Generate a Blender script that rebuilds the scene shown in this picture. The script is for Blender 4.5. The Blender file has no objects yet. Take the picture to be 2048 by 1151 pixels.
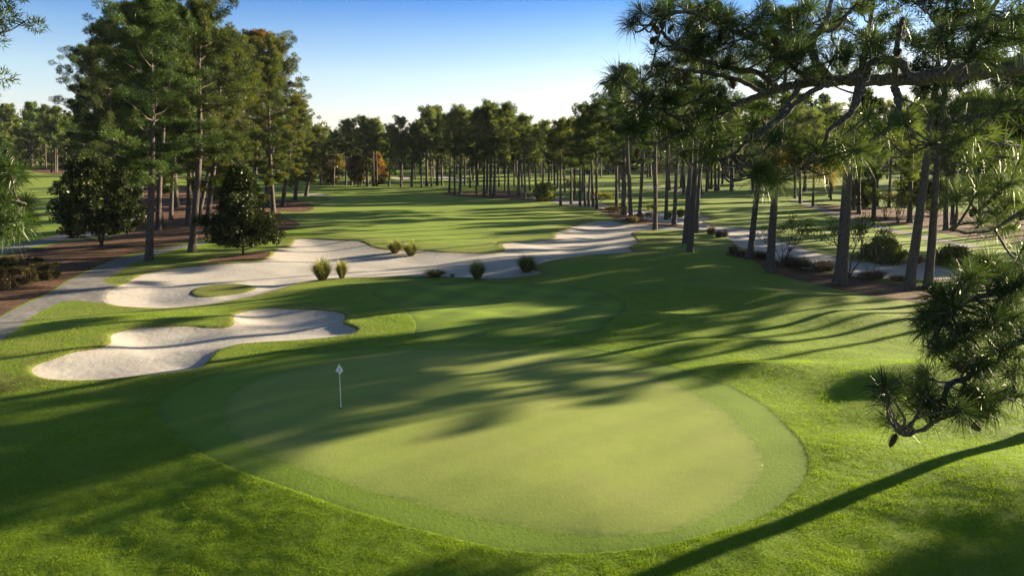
import bpy, math, random
import numpy as np
from mathutils import Vector, Quaternion, Matrix
from mathutils.geometry import delaunay_2d_cdt

rng = np.random.default_rng(7)
random.seed(7)
scene = bpy.context.scene
COL = scene.collection
R = math.radians

# ------------------------------------------------------------------ camera
F = 1479.0                      # focal length in pixels of the 2048 wide photograph
PITCH = math.atan(265.5 / F)
CAMZ = 12.3
CAM = np.array([0.0, 0.0, CAMZ])
FWD = np.array([0, math.cos(PITCH), -math.sin(PITCH)])
UP = np.array([0, math.sin(PITCH), math.cos(PITCH)])
RIGHT = np.array([1.0, 0, 0])


def ray(px, py):
    d = FWD + RIGHT * ((px - 1024) / F) - UP * ((py - 575.5) / F)
    return d


def flat(px, py, z=0.0):
    d = ray(px, py)
    t = (z - CAMZ) / d[2]
    return CAM + d * t


def at_depth(px, py, depth):
    return CAM + ray(px, py) * depth


cam_data = bpy.data.cameras.new('camera')
cam_data.sensor_width = 36
cam_data.lens = 36 * F / 2048
cam_data.clip_end = 6000
cam_data.clip_start = 0.1
cam = bpy.data.objects.new('camera', cam_data)
cam.location = CAM
cam.rotation_euler = (math.pi / 2 - PITCH, 0, 0)
COL.objects.link(cam)
scene.camera = cam

# ------------------------------------------------------------------ light
SUN_AZ, SUN_EL = R(61), R(13)
SUN = np.array([math.sin(SUN_AZ) * math.cos(SUN_EL), math.cos(SUN_AZ) * math.cos(SUN_EL), math.sin(SUN_EL)])
sl = bpy.data.lights.new('sun', 'SUN')
sl.energy = 5.0
sl.angle = R(0.5)
sl.color = (1.0, 0.82, 0.56)
so = bpy.data.objects.new('sun', sl)
so.rotation_euler = Vector(-SUN).to_track_quat('-Z', 'Y').to_euler()
so.location = (60, 30, 60)
COL.objects.link(so)
SKY0 = (1.14, 1.0, 1.42, 1)
SKYR = [(0.045, (1.08, 0.97, 1.18, 1)), (0.10, (0.95, 0.93, 1.05, 1)), (0.15, (0.58, 0.70, 0.95, 1)), (0.205, (0.15, 0.40, 0.84, 1)), (0.30, (0.25, 0.42, 0.72, 1)), (0.45, (0.58, 0.57, 0.54, 1))]
w = bpy.data.worlds.new('World')
scene.world = w
w.use_nodes = True
nt = w.node_tree
bg = nt.nodes['Background']
sky = nt.nodes.new('ShaderNodeTexSky')
sky.sky_type = 'NISHITA'
sky.sun_disc = False
sky.sun_elevation = SUN_EL
sky.sun_rotation = SUN_AZ
sky.air_density = 1.0
sky.dust_density = 0.6
sky.ozone_density = 2.0
# the low band of the sky: nearly white at the horizon, deepening to a clear blue within some fifteen degrees
tcw = nt.nodes.new('ShaderNodeTexCoord')
sxyz = nt.nodes.new('ShaderNodeSeparateXYZ')
nt.links.new(tcw.outputs['Generated'], sxyz.inputs[0])
crw = nt.nodes.new('ShaderNodeValToRGB')
cr_ = crw.color_ramp
cr_.elements[0].position = 0.0
cr_.elements[0].color = SKY0
cr_.elements[1].position = 1.0
cr_.elements[1].color = (0.62, 0.60, 0.56, 1)
for p_, c_ in SKYR:
    e_ = cr_.elements.new(p_)
    e_.color = c_
nt.links.new(sxyz.outputs[2], crw.inputs[0])
mxw = nt.nodes.new('ShaderNodeMix')
mxw.data_type = 'RGBA'
mxw.blend_type = 'MULTIPLY'
mxw.inputs[0].default_value = 1.0
nt.links.new(sky.outputs[0], mxw.inputs[6])
nt.links.new(crw.outputs[0], mxw.inputs[7])
nt.links.new(mxw.outputs[2], bg.inputs[0])
bg.inputs[1].default_value = 0.049
vs = scene.view_settings
vs.view_transform = 'Standard'
vs.look = 'None'
vs.gamma = 1
vs.exposure = 2.33
scene.cycles.max_bounces = 8
scene.cycles.transparent_max_bounces = 8
scene.cycles.use_adaptive_sampling = True

# ------------------------------------------------------------------ object helpers


def tag(o, label=None, cat=None, group=None, kind=None):
    if label:
        o['label'] = label
    if cat:
        o['category'] = cat
    if group:
        o['group'] = group
    if kind:
        o['kind'] = kind
    return o


def empty(name, loc):
    o = bpy.data.objects.new(name, None)
    o.empty_display_size = 0.5
    o.location = loc
    COL.objects.link(o)
    return o


class MB:
    """collects triangles and quads"""

    def __init__(self):
        self.v, self.t, self.q, self.n = [], [], [], 0
        self.attr, self.tm, self.qm, self.m = [], [], [], 0

    def add(self, v, tris=None, quads=None, a=0.5):
        v = np.asarray(v, float).reshape(-1, 3)
        if tris is not None and len(tris):
            self.t.append(np.asarray(tris, int).reshape(-1, 3) + self.n)
            self.tm.append(np.full(len(self.t[-1]), self.m))
        if quads is not None and len(quads):
            self.q.append(np.asarray(quads, int).reshape(-1, 4) + self.n)
            self.qm.append(np.full(len(self.q[-1]), self.m))
        self.v.append(v)
        self.attr.append(np.broadcast_to(np.asarray(a, float), (len(v),)))
        self.n += len(v)

    def mesh(self, name, mat, smooth=False):
        v = np.concatenate(self.v)
        t = np.concatenate(self.t) if self.t else np.zeros((0, 3), int)
        q = np.concatenate(self.q) if self.q else np.zeros((0, 4), int)
        me = bpy.data.meshes.new(name)
        me.vertices.add(len(v))
        me.vertices.foreach_set('co', v.astype(np.float32).ravel())
        me.loops.add(t.size + q.size)
        me.loops.foreach_set('vertex_index', np.concatenate([t.ravel(), q.ravel()]).astype(np.int32))
        me.polygons.add(len(t) + len(q))
        st = np.concatenate([np.arange(len(t)) * 3, t.size + np.arange(len(q)) * 4])
        me.polygons.foreach_set('loop_start', st.astype(np.int32))
        if smooth:
            me.polygons.foreach_set('use_smooth', np.ones(len(st), bool))
        at = me.attributes.new('tint', 'FLOAT', 'POINT')
        at.data.foreach_set('value', np.concatenate(self.attr).astype(np.float32))
        mi = np.concatenate(self.tm + self.qm).astype(np.int32)
        me.polygons.foreach_set('material_index', mi)
        me.update(calc_edges=True)
        for k in (mat if isinstance(mat, (list, tuple)) else [mat]):
            me.materials.append(k)
        return me

    def obj(self, name, mat, parent=None, smooth=False):
        o = bpy.data.objects.new(name, self.mesh(name, mat, smooth))
        COL.objects.link(o)
        if parent:
            o.parent = parent
        return o


def frames(P):
    T = np.gradient(P, axis=0)
    T /= np.linalg.norm(T, axis=1)[:, None] + 1e-9
    ref = np.array([0, 0, 1.0]) if abs(T[0, 2]) < 0.9 else np.array([1.0, 0, 0])
    U = np.cross(T, ref)
    U /= np.linalg.norm(U, axis=1)[:, None] + 1e-9
    V = np.cross(T, U)
    return U, V


def tube(mb, P, r, k=6, a=0.5, rough=0.0):
    P = np.asarray(P, float)
    n = len(P)
    r = np.broadcast_to(np.asarray(r, float), (n,))
    U, V = frames(P)
    ang = np.arange(k) * 2 * math.pi / k
    rr = r[:, None] * (1 + rough * rng.normal(size=(n, k)))
    v = P[:, None, :] + rr[..., None] * (np.cos(ang)[None, :, None] * U[:, None, :] + np.sin(ang)[None, :, None] * V[:, None, :])
    i = np.arange(n - 1)[:, None] * k
    j = np.arange(k)[None, :]
    j2 = (j + 1) % k
    q = np.stack([i + j, i + j2, i + k + j2, i + k + j], -1).reshape(-1, 4)
    mb.add(v.reshape(-1, 3), quads=q, a=a)


def curve(pts, n):
    """Catmull-Rom through pts, n samples"""
    P = np.asarray(pts, float)
    P = np.vstack([2 * P[0] - P[1], P, 2 * P[-1] - P[-2]])
    m = len(P) - 3
    out = []
    for u in np.linspace(0, m - 1e-6, n):
        i = int(u)
        t = u - i
        a, b, c, d = P[i:i + 4]
        out.append(0.5 * (2 * b + (c - a) * t + (2 * a - 5 * b + 4 * c - d) * t * t + (3 * b - a - 3 * c + d) * t ** 3))
    return np.array(out)


def rdirs(n):
    d = rng.normal(size=(n, 3))
    return d / np.linalg.norm(d, axis=1)[:, None]


def nrm(v):
    return v / (np.linalg.norm(v, axis=-1, keepdims=True) + 1e-9)


def smooth01(t):
    t = np.clip(t, 0, 1)
    return t * t * (3 - 2 * t)


# ------------------------------------------------------------------ materials


def new_mat(name):
    m = bpy.data.materials.new(name)
    m.use_nodes = True
    nt = m.node_tree
    nt.nodes.clear()
    out = nt.nodes.new('ShaderNodeOutputMaterial')
    return m, nt, out


def N(nt, typ, **kw):
    n = nt.nodes.new(typ)
    for k, v in kw.items():
        if k.startswith('i_'):
            n.inputs[k[2:].replace('_', ' ')].default_value = v
        else:
            setattr(n, k, v)
    return n


def noise(nt, vec, scale, detail=4, rough=0.6, dist=0.0):
    n = N(nt, 'ShaderNodeTexNoise')
    n.inputs['Scale'].default_value = scale
    n.inputs['Detail'].default_value = detail
    n.inputs['Roughness'].default_value = rough
    n.inputs['Distortion'].default_value = dist
    nt.links.new(vec, n.inputs['Vector'])
    return n.outputs['Fac']


def ramp(nt, fac, lo, hi):
    m = N(nt, 'ShaderNodeMapRange')
    m.inputs['From Min'].default_value = lo
    m.inputs['From Max'].default_value = hi
    nt.links.new(fac, m.inputs['Value'])
    return m.outputs['Result']


def mixc(nt, fac, a, b, mode='MIX'):
    m = N(nt, 'ShaderNodeMix', data_type='RGBA', blend_type=mode)
    for s, v in ((0, fac), (6, a), (7, b)):
        if isinstance(v, (int, float)):
            m.inputs[s].default_value = v
        elif isinstance(v, tuple):
            m.inputs[s].default_value = (*v, 1) if len(v) == 3 else v
        else:
            nt.links.new(v, m.inputs[s])
    return m.outputs[2]


def mth(nt, op, a, b=None):
    m = N(nt, 'ShaderNodeMath', operation=op)
    for s, v in ((0, a), (1, b)):
        if v is None:
            continue
        if isinstance(v, (int, float)):
            m.inputs[s].default_value = v
        else:
            nt.links.new(v, m.inputs[s])
    return m.outputs[0]


def bump(nt, h, strength, dist):
    b = N(nt, 'ShaderNodeBump')
    b.inputs['Strength'].default_value = strength
    b.inputs['Distance'].default_value = dist
    nt.links.new(h, b.inputs['Height'])
    return b.outputs['Normal']


def stretch(nt, vec, s, rot=0.0):
    m = N(nt, 'ShaderNodeMapping')
    m.inputs['Scale'].default_value = s
    m.inputs['Rotation'].default_value = (0, 0, rot)
    nt.links.new(vec, m.inputs['Vector'])
    return m.outputs[0]


def turf(name, dark, light, dry=(0.16, 0.13, 0.055), fine=9.0, bs=0.5, bd=0.06, stripes=None, patch=0.0, pcol=None, speck=0.0):  # dry: tone mixed in by tint, for dry turf and for painted edge shade
    m, nt, out = new_mat(name)
    geo = N(nt, 'ShaderNodeNewGeometry')
    P = geo.outputs['Position']
    big = noise(nt, P, 0.10, 3)
    mid = noise(nt, P, 0.9, 5, 0.65)
    fin = noise(nt, P, fine, 6, 0.75)
    f = mth(nt, 'ADD', mth(nt, 'MULTIPLY', big, 0.35), mth(nt, 'MULTIPLY', mid, 0.40))
    f = mth(nt, 'ADD', f, mth(nt, 'MULTIPLY', fin, 0.55))
    c = mixc(nt, ramp(nt, f, 0.42, 0.88), dark, light)
    if stripes:
        for rot, wd, amt in stripes:
            v = stretch(nt, P, (1 / wd, 1 / wd, 1), rot)
            sep = N(nt, 'ShaderNodeSeparateXYZ')
            nt.links.new(v, sep.inputs[0])
            s = mth(nt, 'SINE', sep.outputs[0])
            s = ramp(nt, s, -0.6, 0.6)
            c = mixc(nt, mth(nt, 'MULTIPLY', s, amt), c, mixc(nt, 1.0, c, (1.7, 1.55, 1.4), 'MULTIPLY'))
    at = N(nt, 'ShaderNodeAttribute', attribute_name='tint')
    d = mth(nt, 'MULTIPLY', at.outputs['Fac'], ramp(nt, mth(nt, 'ADD', mth(nt, 'MULTIPLY', mid, 0.5), mth(nt, 'MULTIPLY', noise(nt, P, 3.5, 4), 0.5)), 0.36, 0.60))
    if patch:
        c = mixc(nt, mth(nt, 'MULTIPLY', ramp(nt, noise(nt, P, 0.22, 5, 0.65), 0.46, 0.72), patch), c, pcol or dry)
    c = mixc(nt, d, c, dry)
    if speck:
        vo = N(nt, 'ShaderNodeTexVoronoi')
        vo.inputs['Scale'].default_value = 1.7
        nt.links.new(P, vo.inputs['Vector'])
        sp = ramp(nt, vo.outputs['Distance'], 0.085, 0.03)
        c = mixc(nt, mth(nt, 'MULTIPLY', sp, speck), c, (0.30, 0.29, 0.15))
        c = mixc(nt, mth(nt, 'MULTIPLY', ramp(nt, noise(nt, P, 1.6, 6, 0.75), 0.5, 0.7), 0.35), c, mixc(nt, 1.0, c, (0.78, 0.85, 0.75), 'MULTIPLY'))
    b = N(nt, 'ShaderNodeBsdfPrincipled')
    nt.links.new(c, b.inputs['Base Color'])
    b.inputs['Roughness'].default_value = 0.85
    b.inputs['Specular IOR Level'].default_value = 0.15
    b.inputs['Sheen Weight'].default_value = 0.0
    h = mth(nt, 'ADD', mth(nt, 'MULTIPLY', fin, 1.0), mth(nt, 'MULTIPLY', noise(nt, P, fine * 0.33, 3), 1.0))
    nt.links.new(bump(nt, h, bs, bd), b.inputs['Normal'])
    nt.links.new(b.outputs[0], out.inputs[0])
    return m


def sand_mat(name, c0, c1, dirt=(0.30, 0.24, 0.17)):
    m, nt, out = new_mat(name)
    geo = N(nt, 'ShaderNodeNewGeometry')
    P = geo.outputs['Position']
    big = noise(nt, P, 0.25, 4, 0.6)
    fin = noise(nt, P, 14, 5, 0.7)
    foot = noise(nt, P, 2.2, 4, 0.6)
    c = mixc(nt, ramp(nt, mth(nt, 'ADD', mth(nt, 'MULTIPLY', big, .5), mth(nt, 'MULTIPLY', fin, .5)), 0.36, 0.64), c0, c1)
    at = N(nt, 'ShaderNodeAttribute', attribute_name='tint')
    c = mixc(nt, mth(nt, 'MULTIPLY', at.outputs['Fac'], ramp(nt, noise(nt, P, 1.6, 4), 0.38, 0.62)), c, dirt)
    b = N(nt, 'ShaderNodeBsdfPrincipled')
    nt.links.new(c, b.inputs['Base Color'])
    b.inputs['Roughness'].default_value = 0.95
    b.inputs['Specular IOR Level'].default_value = 0.1
    wv = N(nt, 'ShaderNodeTexWave', wave_type='RINGS', rings_direction='Z')
    wv.inputs['Scale'].default_value = 1.6
    wv.inputs['Distortion'].default_value = 9
    wv.inputs['Detail'].default_value = 2
    wv.inputs['Detail Scale'].default_value = 0.25
    nt.links.new(P, wv.inputs['Vector'])
    h = mth(nt, 'ADD', mth(nt, 'MULTIPLY', foot, 0.9), mth(nt, 'MULTIPLY', wv.outputs['Fac'], 0.22))
    h = mth(nt, 'ADD', h, mth(nt, 'MULTIPLY', fin, 0.12))
    nt.links.new(bump(nt, h, 0.35, 0.12), b.inputs['Normal'])
    nt.links.new(b.outputs[0], out.inputs[0])
    return m


def plain_ground(name, cols, scales=(0.3, 3, 20), bs=0.5, bd=0.05, rough=0.9, lo=0.4, hi=0.62):
    m, nt, out = new_mat(name)
    geo = N(nt, 'ShaderNodeNewGeometry')
    P = geo.outputs['Position']
    a, b_, c_ = (noise(nt, P, s, 5, 0.65) for s in scales)
    f = mth(nt, 'ADD', mth(nt, 'MULTIPLY', a, 0.3), mth(nt, 'ADD', mth(nt, 'MULTIPLY', b_, 0.35), mth(nt, 'MULTIPLY', c_, 0.35)))
    c = mixc(nt, ramp(nt, f, lo, hi), cols[0], cols[1])
    if len(cols) > 2:
        c = mixc(nt, ramp(nt, b_, 0.55, 0.72), c, cols[2])
    b = N(nt, 'ShaderNodeBsdfPrincipled')
    nt.links.new(c, b.inputs['Base Color'])
    b.inputs['Roughness'].default_value = rough
    b.inputs['Specular IOR Level'].default_value = 0.2
    nt.links.new(bump(nt, mth(nt, 'ADD', c_, b_), bs, bd), b.inputs['Normal'])
    nt.links.new(b.outputs[0], out.inputs[0])
    return m


def leaf_mat(name, dark, light, trans=0.35, gloss=0.12, rough=0.35, hue=0.03, accent=None, tcol=None):
    m, nt, out = new_mat(name)
    at = N(nt, 'ShaderNodeAttribute', attribute_name='tint')
    oi = N(nt, 'ShaderNodeObjectInfo')
    c = mixc(nt, at.outputs['Fac'], dark, light)
    if accent:
        geo = N(nt, 'ShaderNodeTexCoord')
        k = ramp(nt, noise(nt, geo.outputs['Object'], accent[1], 3), accent[2], accent[2] + 0.12)
        c = mixc(nt, mth(nt, 'MULTIPLY', k, accent[3]), c, accent[0])
    hs = N(nt, 'ShaderNodeHueSaturation')
    nt.links.new(c, hs.inputs['Color'])
    nt.links.new(ramp_to(nt, oi.outputs['Random'], 0.5 - hue, 0.5 + hue * 0.6), hs.inputs['Hue'])
    nt.links.new(ramp_to(nt, mth(nt, 'FRACT', mth(nt, 'MULTIPLY', oi.outputs['Random'], 7.13)), 0.8, 1.2), hs.inputs['Value'])
    c = hs.outputs[0]
    d = N(nt, 'ShaderNodeBsdfDiffuse')
    nt.links.new(c, d.inputs['Color'])
    t = N(nt, 'ShaderNodeBsdfTranslucent')
    ct = mixc(nt, 1.0, c, tcol or (1.5, 1.6, 0.6), 'MULTIPLY')
    nt.links.new(ct, t.inputs['Color'])
    s1 = N(nt, 'ShaderNodeMixShader')
    s1.inputs[0].default_value = trans
    nt.links.new(d.outputs[0], s1.inputs[1])
    nt.links.new(t.outputs[0], s1.inputs[2])
    g = N(nt, 'ShaderNodeBsdfGlossy')
    g.inputs['Roughness'].default_value = rough
    g.inputs['Color'].default_value = (0.9, 0.95, 0.85, 1)
    fr = N(nt, 'ShaderNodeFresnel')
    fr.inputs['IOR'].default_value = 1.42
    s2 = N(nt, 'ShaderNodeMixShader')
    nt.links.new(mth(nt, 'MULTIPLY', fr.outputs[0], gloss), s2.inputs[0])
    nt.links.new(s1.outputs[0], s2.inputs[1])
    nt.links.new(g.outputs[0], s2.inputs[2])
    nt.links.new(s2.outputs[0], out.inputs[0])
    return m


def ramp_to(nt, fac, lo, hi):
    m = N(nt, 'ShaderNodeMapRange')
    m.inputs['To Min'].default_value = lo
    m.inputs['To Max'].default_value = hi
    nt.links.new(fac, m.inputs['Value'])
    return m.outputs['Result']


def bark_mat(name, c0, c1, scale=1.0):
    m, nt, out = new_mat(name)
    tc = N(nt, 'ShaderNodeTexCoord')
    v = stretch(nt, tc.outputs['Object'], (5 * scale, 5 * scale, 1.6 * scale))
    vo = N(nt, 'ShaderNodeTexVoronoi', feature='DISTANCE_TO_EDGE')
    vo.inputs['Scale'].default_value = 1.6
    nt.links.new(v, vo.inputs['Vector'])
    n1 = noise(nt, v, 2.5, 5, 0.7)
    e = ramp(nt, vo.outputs['Distance'], 0.0, 0.16)
    f = mth(nt, 'ADD', mth(nt, 'MULTIPLY', e, 0.55), mth(nt, 'MULTIPLY', n1, 0.6))
    c = mixc(nt, ramp(nt, f, 0.2, 0.95), c0, c1)
    b = N(nt, 'ShaderNodeBsdfPrincipled')
    nt.links.new(c, b.inputs['Base Color'])
    b.inputs['Roughness'].default_value = 0.9
    b.inputs['Specular IOR Level'].default_value = 0.15
    nt.links.new(bump(nt, f, 0.8, 0.05 / scale), b.inputs['Normal'])
    nt.links.new(b.outputs[0], out.inputs[0])
    return m


def plain(name, col, rough=0.5, spec=0.4):
    m, nt, out = new_mat(name)
    geo = N(nt, 'ShaderNodeTexCoord')
    c = mixc(nt, noise(nt, geo.outputs['Object'], 6, 4), tuple(x * 0.88 for x in col), tuple(min(1, x * 1.1) for x in col))
    b = N(nt, 'ShaderNodeBsdfPrincipled')
    nt.links.new(c, b.inputs['Base Color'])
    b.inputs['Roughness'].default_value = rough
    b.inputs['Specular IOR Level'].default_value = spec
    nt.links.new(b.outputs[0], out.inputs[0])
    return m


MAT = {}
MAT['rough'] = turf('rough_turf', (0.058, 0.114, 0.006), (0.190, 0.280, 0.018), fine=7.0, bs=0.9, bd=0.09, patch=0.25, pcol=(0.15, 0.17, 0.035), dry=(0.125, 0.105, 0.042))
MAT['far_rough'] = MAT['rough']
MAT['fairway'] = turf('fairway_turf', (0.112, 0.182, 0.018), (0.195, 0.275, 0.030), fine=4.0, bs=0.4, bd=0.05, patch=0.25, dry=(0.18, 0.17, 0.06))
MAT['approach'] = turf('approach_turf', (0.075, 0.130, 0.014), (0.130, 0.200, 0.024), fine=8.0, bs=0.3, bd=0.03, dry=(0.045, 0.085, 0.010), stripes=((0.45, 0.62, 0.45), (2.02, 0.62, 0.35)))  # dry is a dark rim here: shade of the cut edge painted in
MAT['collar'] = turf('collar_turf', (0.086, 0.146, 0.014), (0.162, 0.242, 0.028), fine=18.0, bs=0.6, bd=0.025, dry=(0.055, 0.105, 0.010))  # dry darkens the rim: painted shade line below the longer rough
MAT['green'] = turf('green_turf', (0.155, 0.200, 0.038), (0.225, 0.282, 0.066), fine=22.0, bs=0.35, bd=0.02, patch=0.45, dry=(0.085, 0.140, 0.020), pcol=(0.232, 0.240, 0.080), speck=0.6, stripes=((0.9, 0.42, 0.11),))  # dry here only draws a darker line round the rim
MAT['sand'] = sand_mat('bunker_sand', (0.325, 0.308, 0.285), (0.405, 0.382, 0.352))
MAT['waste'] = sand_mat('waste_sand', (0.325, 0.308, 0.288), (0.405, 0.385, 0.362), dirt=(0.22, 0.17, 0.11))
MAT['path'] = plain_ground('asphalt_path', ((0.10, 0.10, 0.105), (0.20, 0.195, 0.195), (0.25, 0.23, 0.21)), (0.3, 2.5, 40), bs=0.2, bd=0.01)
MAT['sandpath'] = plain_ground('sandy_path', ((0.105, 0.105, 0.108), (0.205, 0.195, 0.188), (0.28, 0.25, 0.22)), (0.25, 1.5, 15), bs=0.3, bd=0.03)
MAT['straw'] = plain_ground('pine_straw', ((0.030, 0.018, 0.012), (0.165, 0.088, 0.048), (0.11, 0.075, 0.04)), (0.5, 3, 9), bs=1.0, bd=0.2, lo=0.42, hi=0.6)
MAT['grass'] = leaf_mat('grass_blades', (0.064, 0.122, 0.008), (0.220, 0.300, 0.028), trans=0.42, gloss=0.02, rough=0.5, hue=0.0)
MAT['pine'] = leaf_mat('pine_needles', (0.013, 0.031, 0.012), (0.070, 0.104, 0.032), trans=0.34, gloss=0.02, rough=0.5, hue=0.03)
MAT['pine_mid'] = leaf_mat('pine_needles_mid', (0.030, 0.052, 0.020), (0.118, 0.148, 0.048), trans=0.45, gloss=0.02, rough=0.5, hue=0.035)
MAT['pine_gold'] = leaf_mat('pine_needles_gold', (0.020, 0.036, 0.010), (0.100, 0.118, 0.024), trans=0.32, gloss=0.02, rough=0.5, hue=0.02, accent=((0.24, 0.15, 0.02), 0.35, 0.55, 0.4))
MAT['pine_rust'] = leaf_mat('pine_needles_rust', (0.030, 0.034, 0.010), (0.115, 0.105, 0.022), trans=0.32, gloss=0.02, rough=0.5, hue=0.01, accent=((0.22, 0.09, 0.02), 0.3, 0.50, 0.7))
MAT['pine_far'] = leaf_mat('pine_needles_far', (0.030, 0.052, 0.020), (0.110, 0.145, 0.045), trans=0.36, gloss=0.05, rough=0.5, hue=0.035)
MAT['needle'] = leaf_mat('longleaf_needles', (0.011, 0.024, 0.012), (0.056, 0.084, 0.030), trans=0.32, gloss=0.08, rough=0.42, hue=0.0)
MAT['needle_pale'] = leaf_mat('longleaf_needles_pale', (0.020, 0.046, 0.012), (0.072, 0.115, 0.032), trans=0.32, gloss=0.12, rough=0.45, hue=0.0)  # paler green needles of the young pine
MAT['magnolia'] = leaf_mat('magnolia_leaves', (0.011, 0.020, 0.008), (0.046, 0.060, 0.018), trans=0.14, gloss=0.035, rough=0.42, hue=0.02, accent=((0.17, 0.12, 0.05), 5.0, 0.58, 0.4))
MAT['broad'] = leaf_mat('broad_leaves', (0.020, 0.038, 0.012), (0.075, 0.095, 0.022), trans=0.35, gloss=0.02, rough=0.5)
MAT['yellowgreen'] = leaf_mat('yellow_green_leaves', (0.050, 0.075, 0.016), (0.15, 0.165, 0.035), trans=0.42, gloss=0.05, rough=0.5)
MAT['orange'] = leaf_mat('autumn_leaves', (0.085, 0.045, 0.008), (0.27, 0.155, 0.022), trans=0.42, gloss=0.03, rough=0.5, hue=0.005, tcol=(1.15, 1.15, 0.6))
MAT['rustbush'] = leaf_mat('russet_leaves', (0.040, 0.034, 0.014), (0.13, 0.095, 0.04), trans=0.35, gloss=0.04, rough=0.5, hue=0.01)
MAT['hedge'] = leaf_mat('hedge_leaves', (0.022, 0.022, 0.010), (0.085, 0.070, 0.028), trans=0.25, gloss=0.05, rough=0.5, hue=0.01)
MAT['tuftgrass'] = leaf_mat('clump_grass_blades', (0.085, 0.095, 0.032), (0.33, 0.32, 0.15), trans=0.4, gloss=0.05, rough=0.5, hue=0.02)
MAT['pinkgrass'] = leaf_mat('muhly_grass_blades', (0.075, 0.074, 0.044), (0.29, 0.235, 0.185), trans=0.4, gloss=0.05, rough=0.5, hue=0.02, tcol=(1.3, 1.0, 0.8))
MAT['bark'] = bark_mat('pine_bark', (0.024, 0.020, 0.018), (0.112, 0.094, 0.082), 1.0)
MAT['branch'] = bark_mat('branch_bark', (0.030, 0.026, 0.025), (0.155, 0.135, 0.125), 4.0)
MAT['near_bark'] = bark_mat('near_pine_bark', (0.026, 0.021, 0.019), (0.125, 0.103, 0.088), 2.4)
MAT['twig'] = plain('twig_bark', (0.06, 0.046, 0.036), 0.85, 0.1)
MAT['paletwig'] = plain('pale_bark', (0.22, 0.19, 0.155), 0.85, 0.1)
MAT['cone'] = plain('pine_cone', (0.085, 0.048, 0.028), 0.8, 0.15)
MAT['white'] = plain('white_paint', (0.80, 0.79, 0.77), 0.4, 0.4)
MAT['cloth'] = plain('white_cloth', (0.78, 0.77, 0.75), 0.8, 0.1)
MAT['emblem'] = plain('emblem_print', (0.20, 0.27, 0.36), 0.8, 0.1)
MAT['cup'] = plain('cup_dark', (0.02, 0.02, 0.02), 0.7, 0.1)
MAT['wood'] = plain('weathered_wood', (0.16, 0.13, 0.10), 0.85, 0.1)

# ------------------------------------------------------------------ terrain
# (px, py) of the crest in the photograph, radius across, radius along the view, rotation, height
MOUNDS = [
    (1350, 522, 20, 8, 0.15, 1.3),
    (1120, 545, 14, 6, 0.0, 0.45),
    (1480, 600, 9.5, 3.8, -0.1, 0.95),
    (1330, 590, 4.5, 2.6, 0.2, 0.45),
    (1690, 640, 5.0, 2.6, 0.0, 0.6),
    (1850, 780, 5.4, 3.3, 0.45, 1.4),
    (1640, 800, 3.0, 1.8, 0.2, -0.25),
    (1740, 840, 2.2, 1.5, 0.3, 0.18),
    (1560, 742, 5.0, 1.4, 0.1, 0.45),
    (1330, 640, 4.5, 2.4, 0.0, 0.4),
    (1420, 690, 5, 1.8, 0.0, 0.3),
    (1720, 900, 2.6, 1.6, 0.2, 0.25),
    (2060, 985, 4.4, 2.8, 0.4, 0.85),
    (230, 650, 9.0, 3.2, 0.35, 0.55),
    (780, 585, 11, 3.5, 0.1, 0.45),
    (620, 790, 10, 5.5, 0.0, 0.25),
    (1230, 900, 9, 7, 0.0, 0.15),
    (880, 640, 9, 5, 0.0, 0.25),
    (600, 400, 22, 30, 0.0, 0.7),
    (900, 450, 40, 22, 0.0, 0.5),
    (1010, 492, 9, 5, 0.0, 0.35),
    (720, 480, 8, 5, 0.0, 0.3),
    (900, 383, 26, 14, 0.0, 0.9),
]
MW = []
for px, py, rx, ry, rot, h in MOUNDS:
    p = flat(px, py)
    MW.append((p[0], p[1], rx, ry, rot, h))


def zt(x, y):
    x = np.asarray(x, float)
    y = np.asarray(y, float)
    r = np.hypot(x, y)
    z = smooth01((r - 220) / 500) * 7.0
    z = z + smooth01((-x - 40) / 120) * smooth01((y - 120) / 220) * 3.0
    z = z + 60 * smooth01((r - 1300) / 1500) * 0.15
    for cx, cy, rx, ry, rot, h in MW:
        dx, dy = x - cx, y - cy
        c, s = math.cos(rot), math.sin(rot)
        u, v = (dx * c + dy * s) / rx, (-dx * s + dy * c) / ry
        z = z + h * np.exp(-(u * u + v * v))
    # shoulder of the green falling away to the left and to the front
    a = smooth01((-9.5 - x - 0.25 * (y - 36)) / 11) * smooth01((46 - y) / 9)
    z = z - 0.75 * a
    b = smooth01((27.0 - y + 0.22 * np.abs(x - 3)) / 11)
    z = z - 0.6 * b * (1 - 0.6 * smooth01((x - 8) / 6))
    # gentle rolls
    z = z + 0.10 * np.sin(x * 0.19 + 1.3) * np.sin(y * 0.16 + 0.4) * smooth01((r - 45) / 20)
    z = z + 0.35 * np.sin(x * 0.043 + 0.4) * np.sin(y * 0.037) * smooth01((r - 90) / 80)
    z = z + 0.045 * np.sin(x * 0.9 + 1.7 * np.sin(y * 0.8)) * np.sin(y * 1.1 + 1.2 * np.sin(x * 0.5)) * smooth01((r - 14) / 6) * np.exp(-(r / 90) ** 2) * smooth01((np.hypot((x - 1) / 14, (y - 35) / 13) - 1) / 0.3)
    z = z + 0.05 * np.sin(x * 0.55 + 2.0 * np.sin(y * 0.3)) * np.sin(y * 0.47 + 0.7)
    return z


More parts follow.
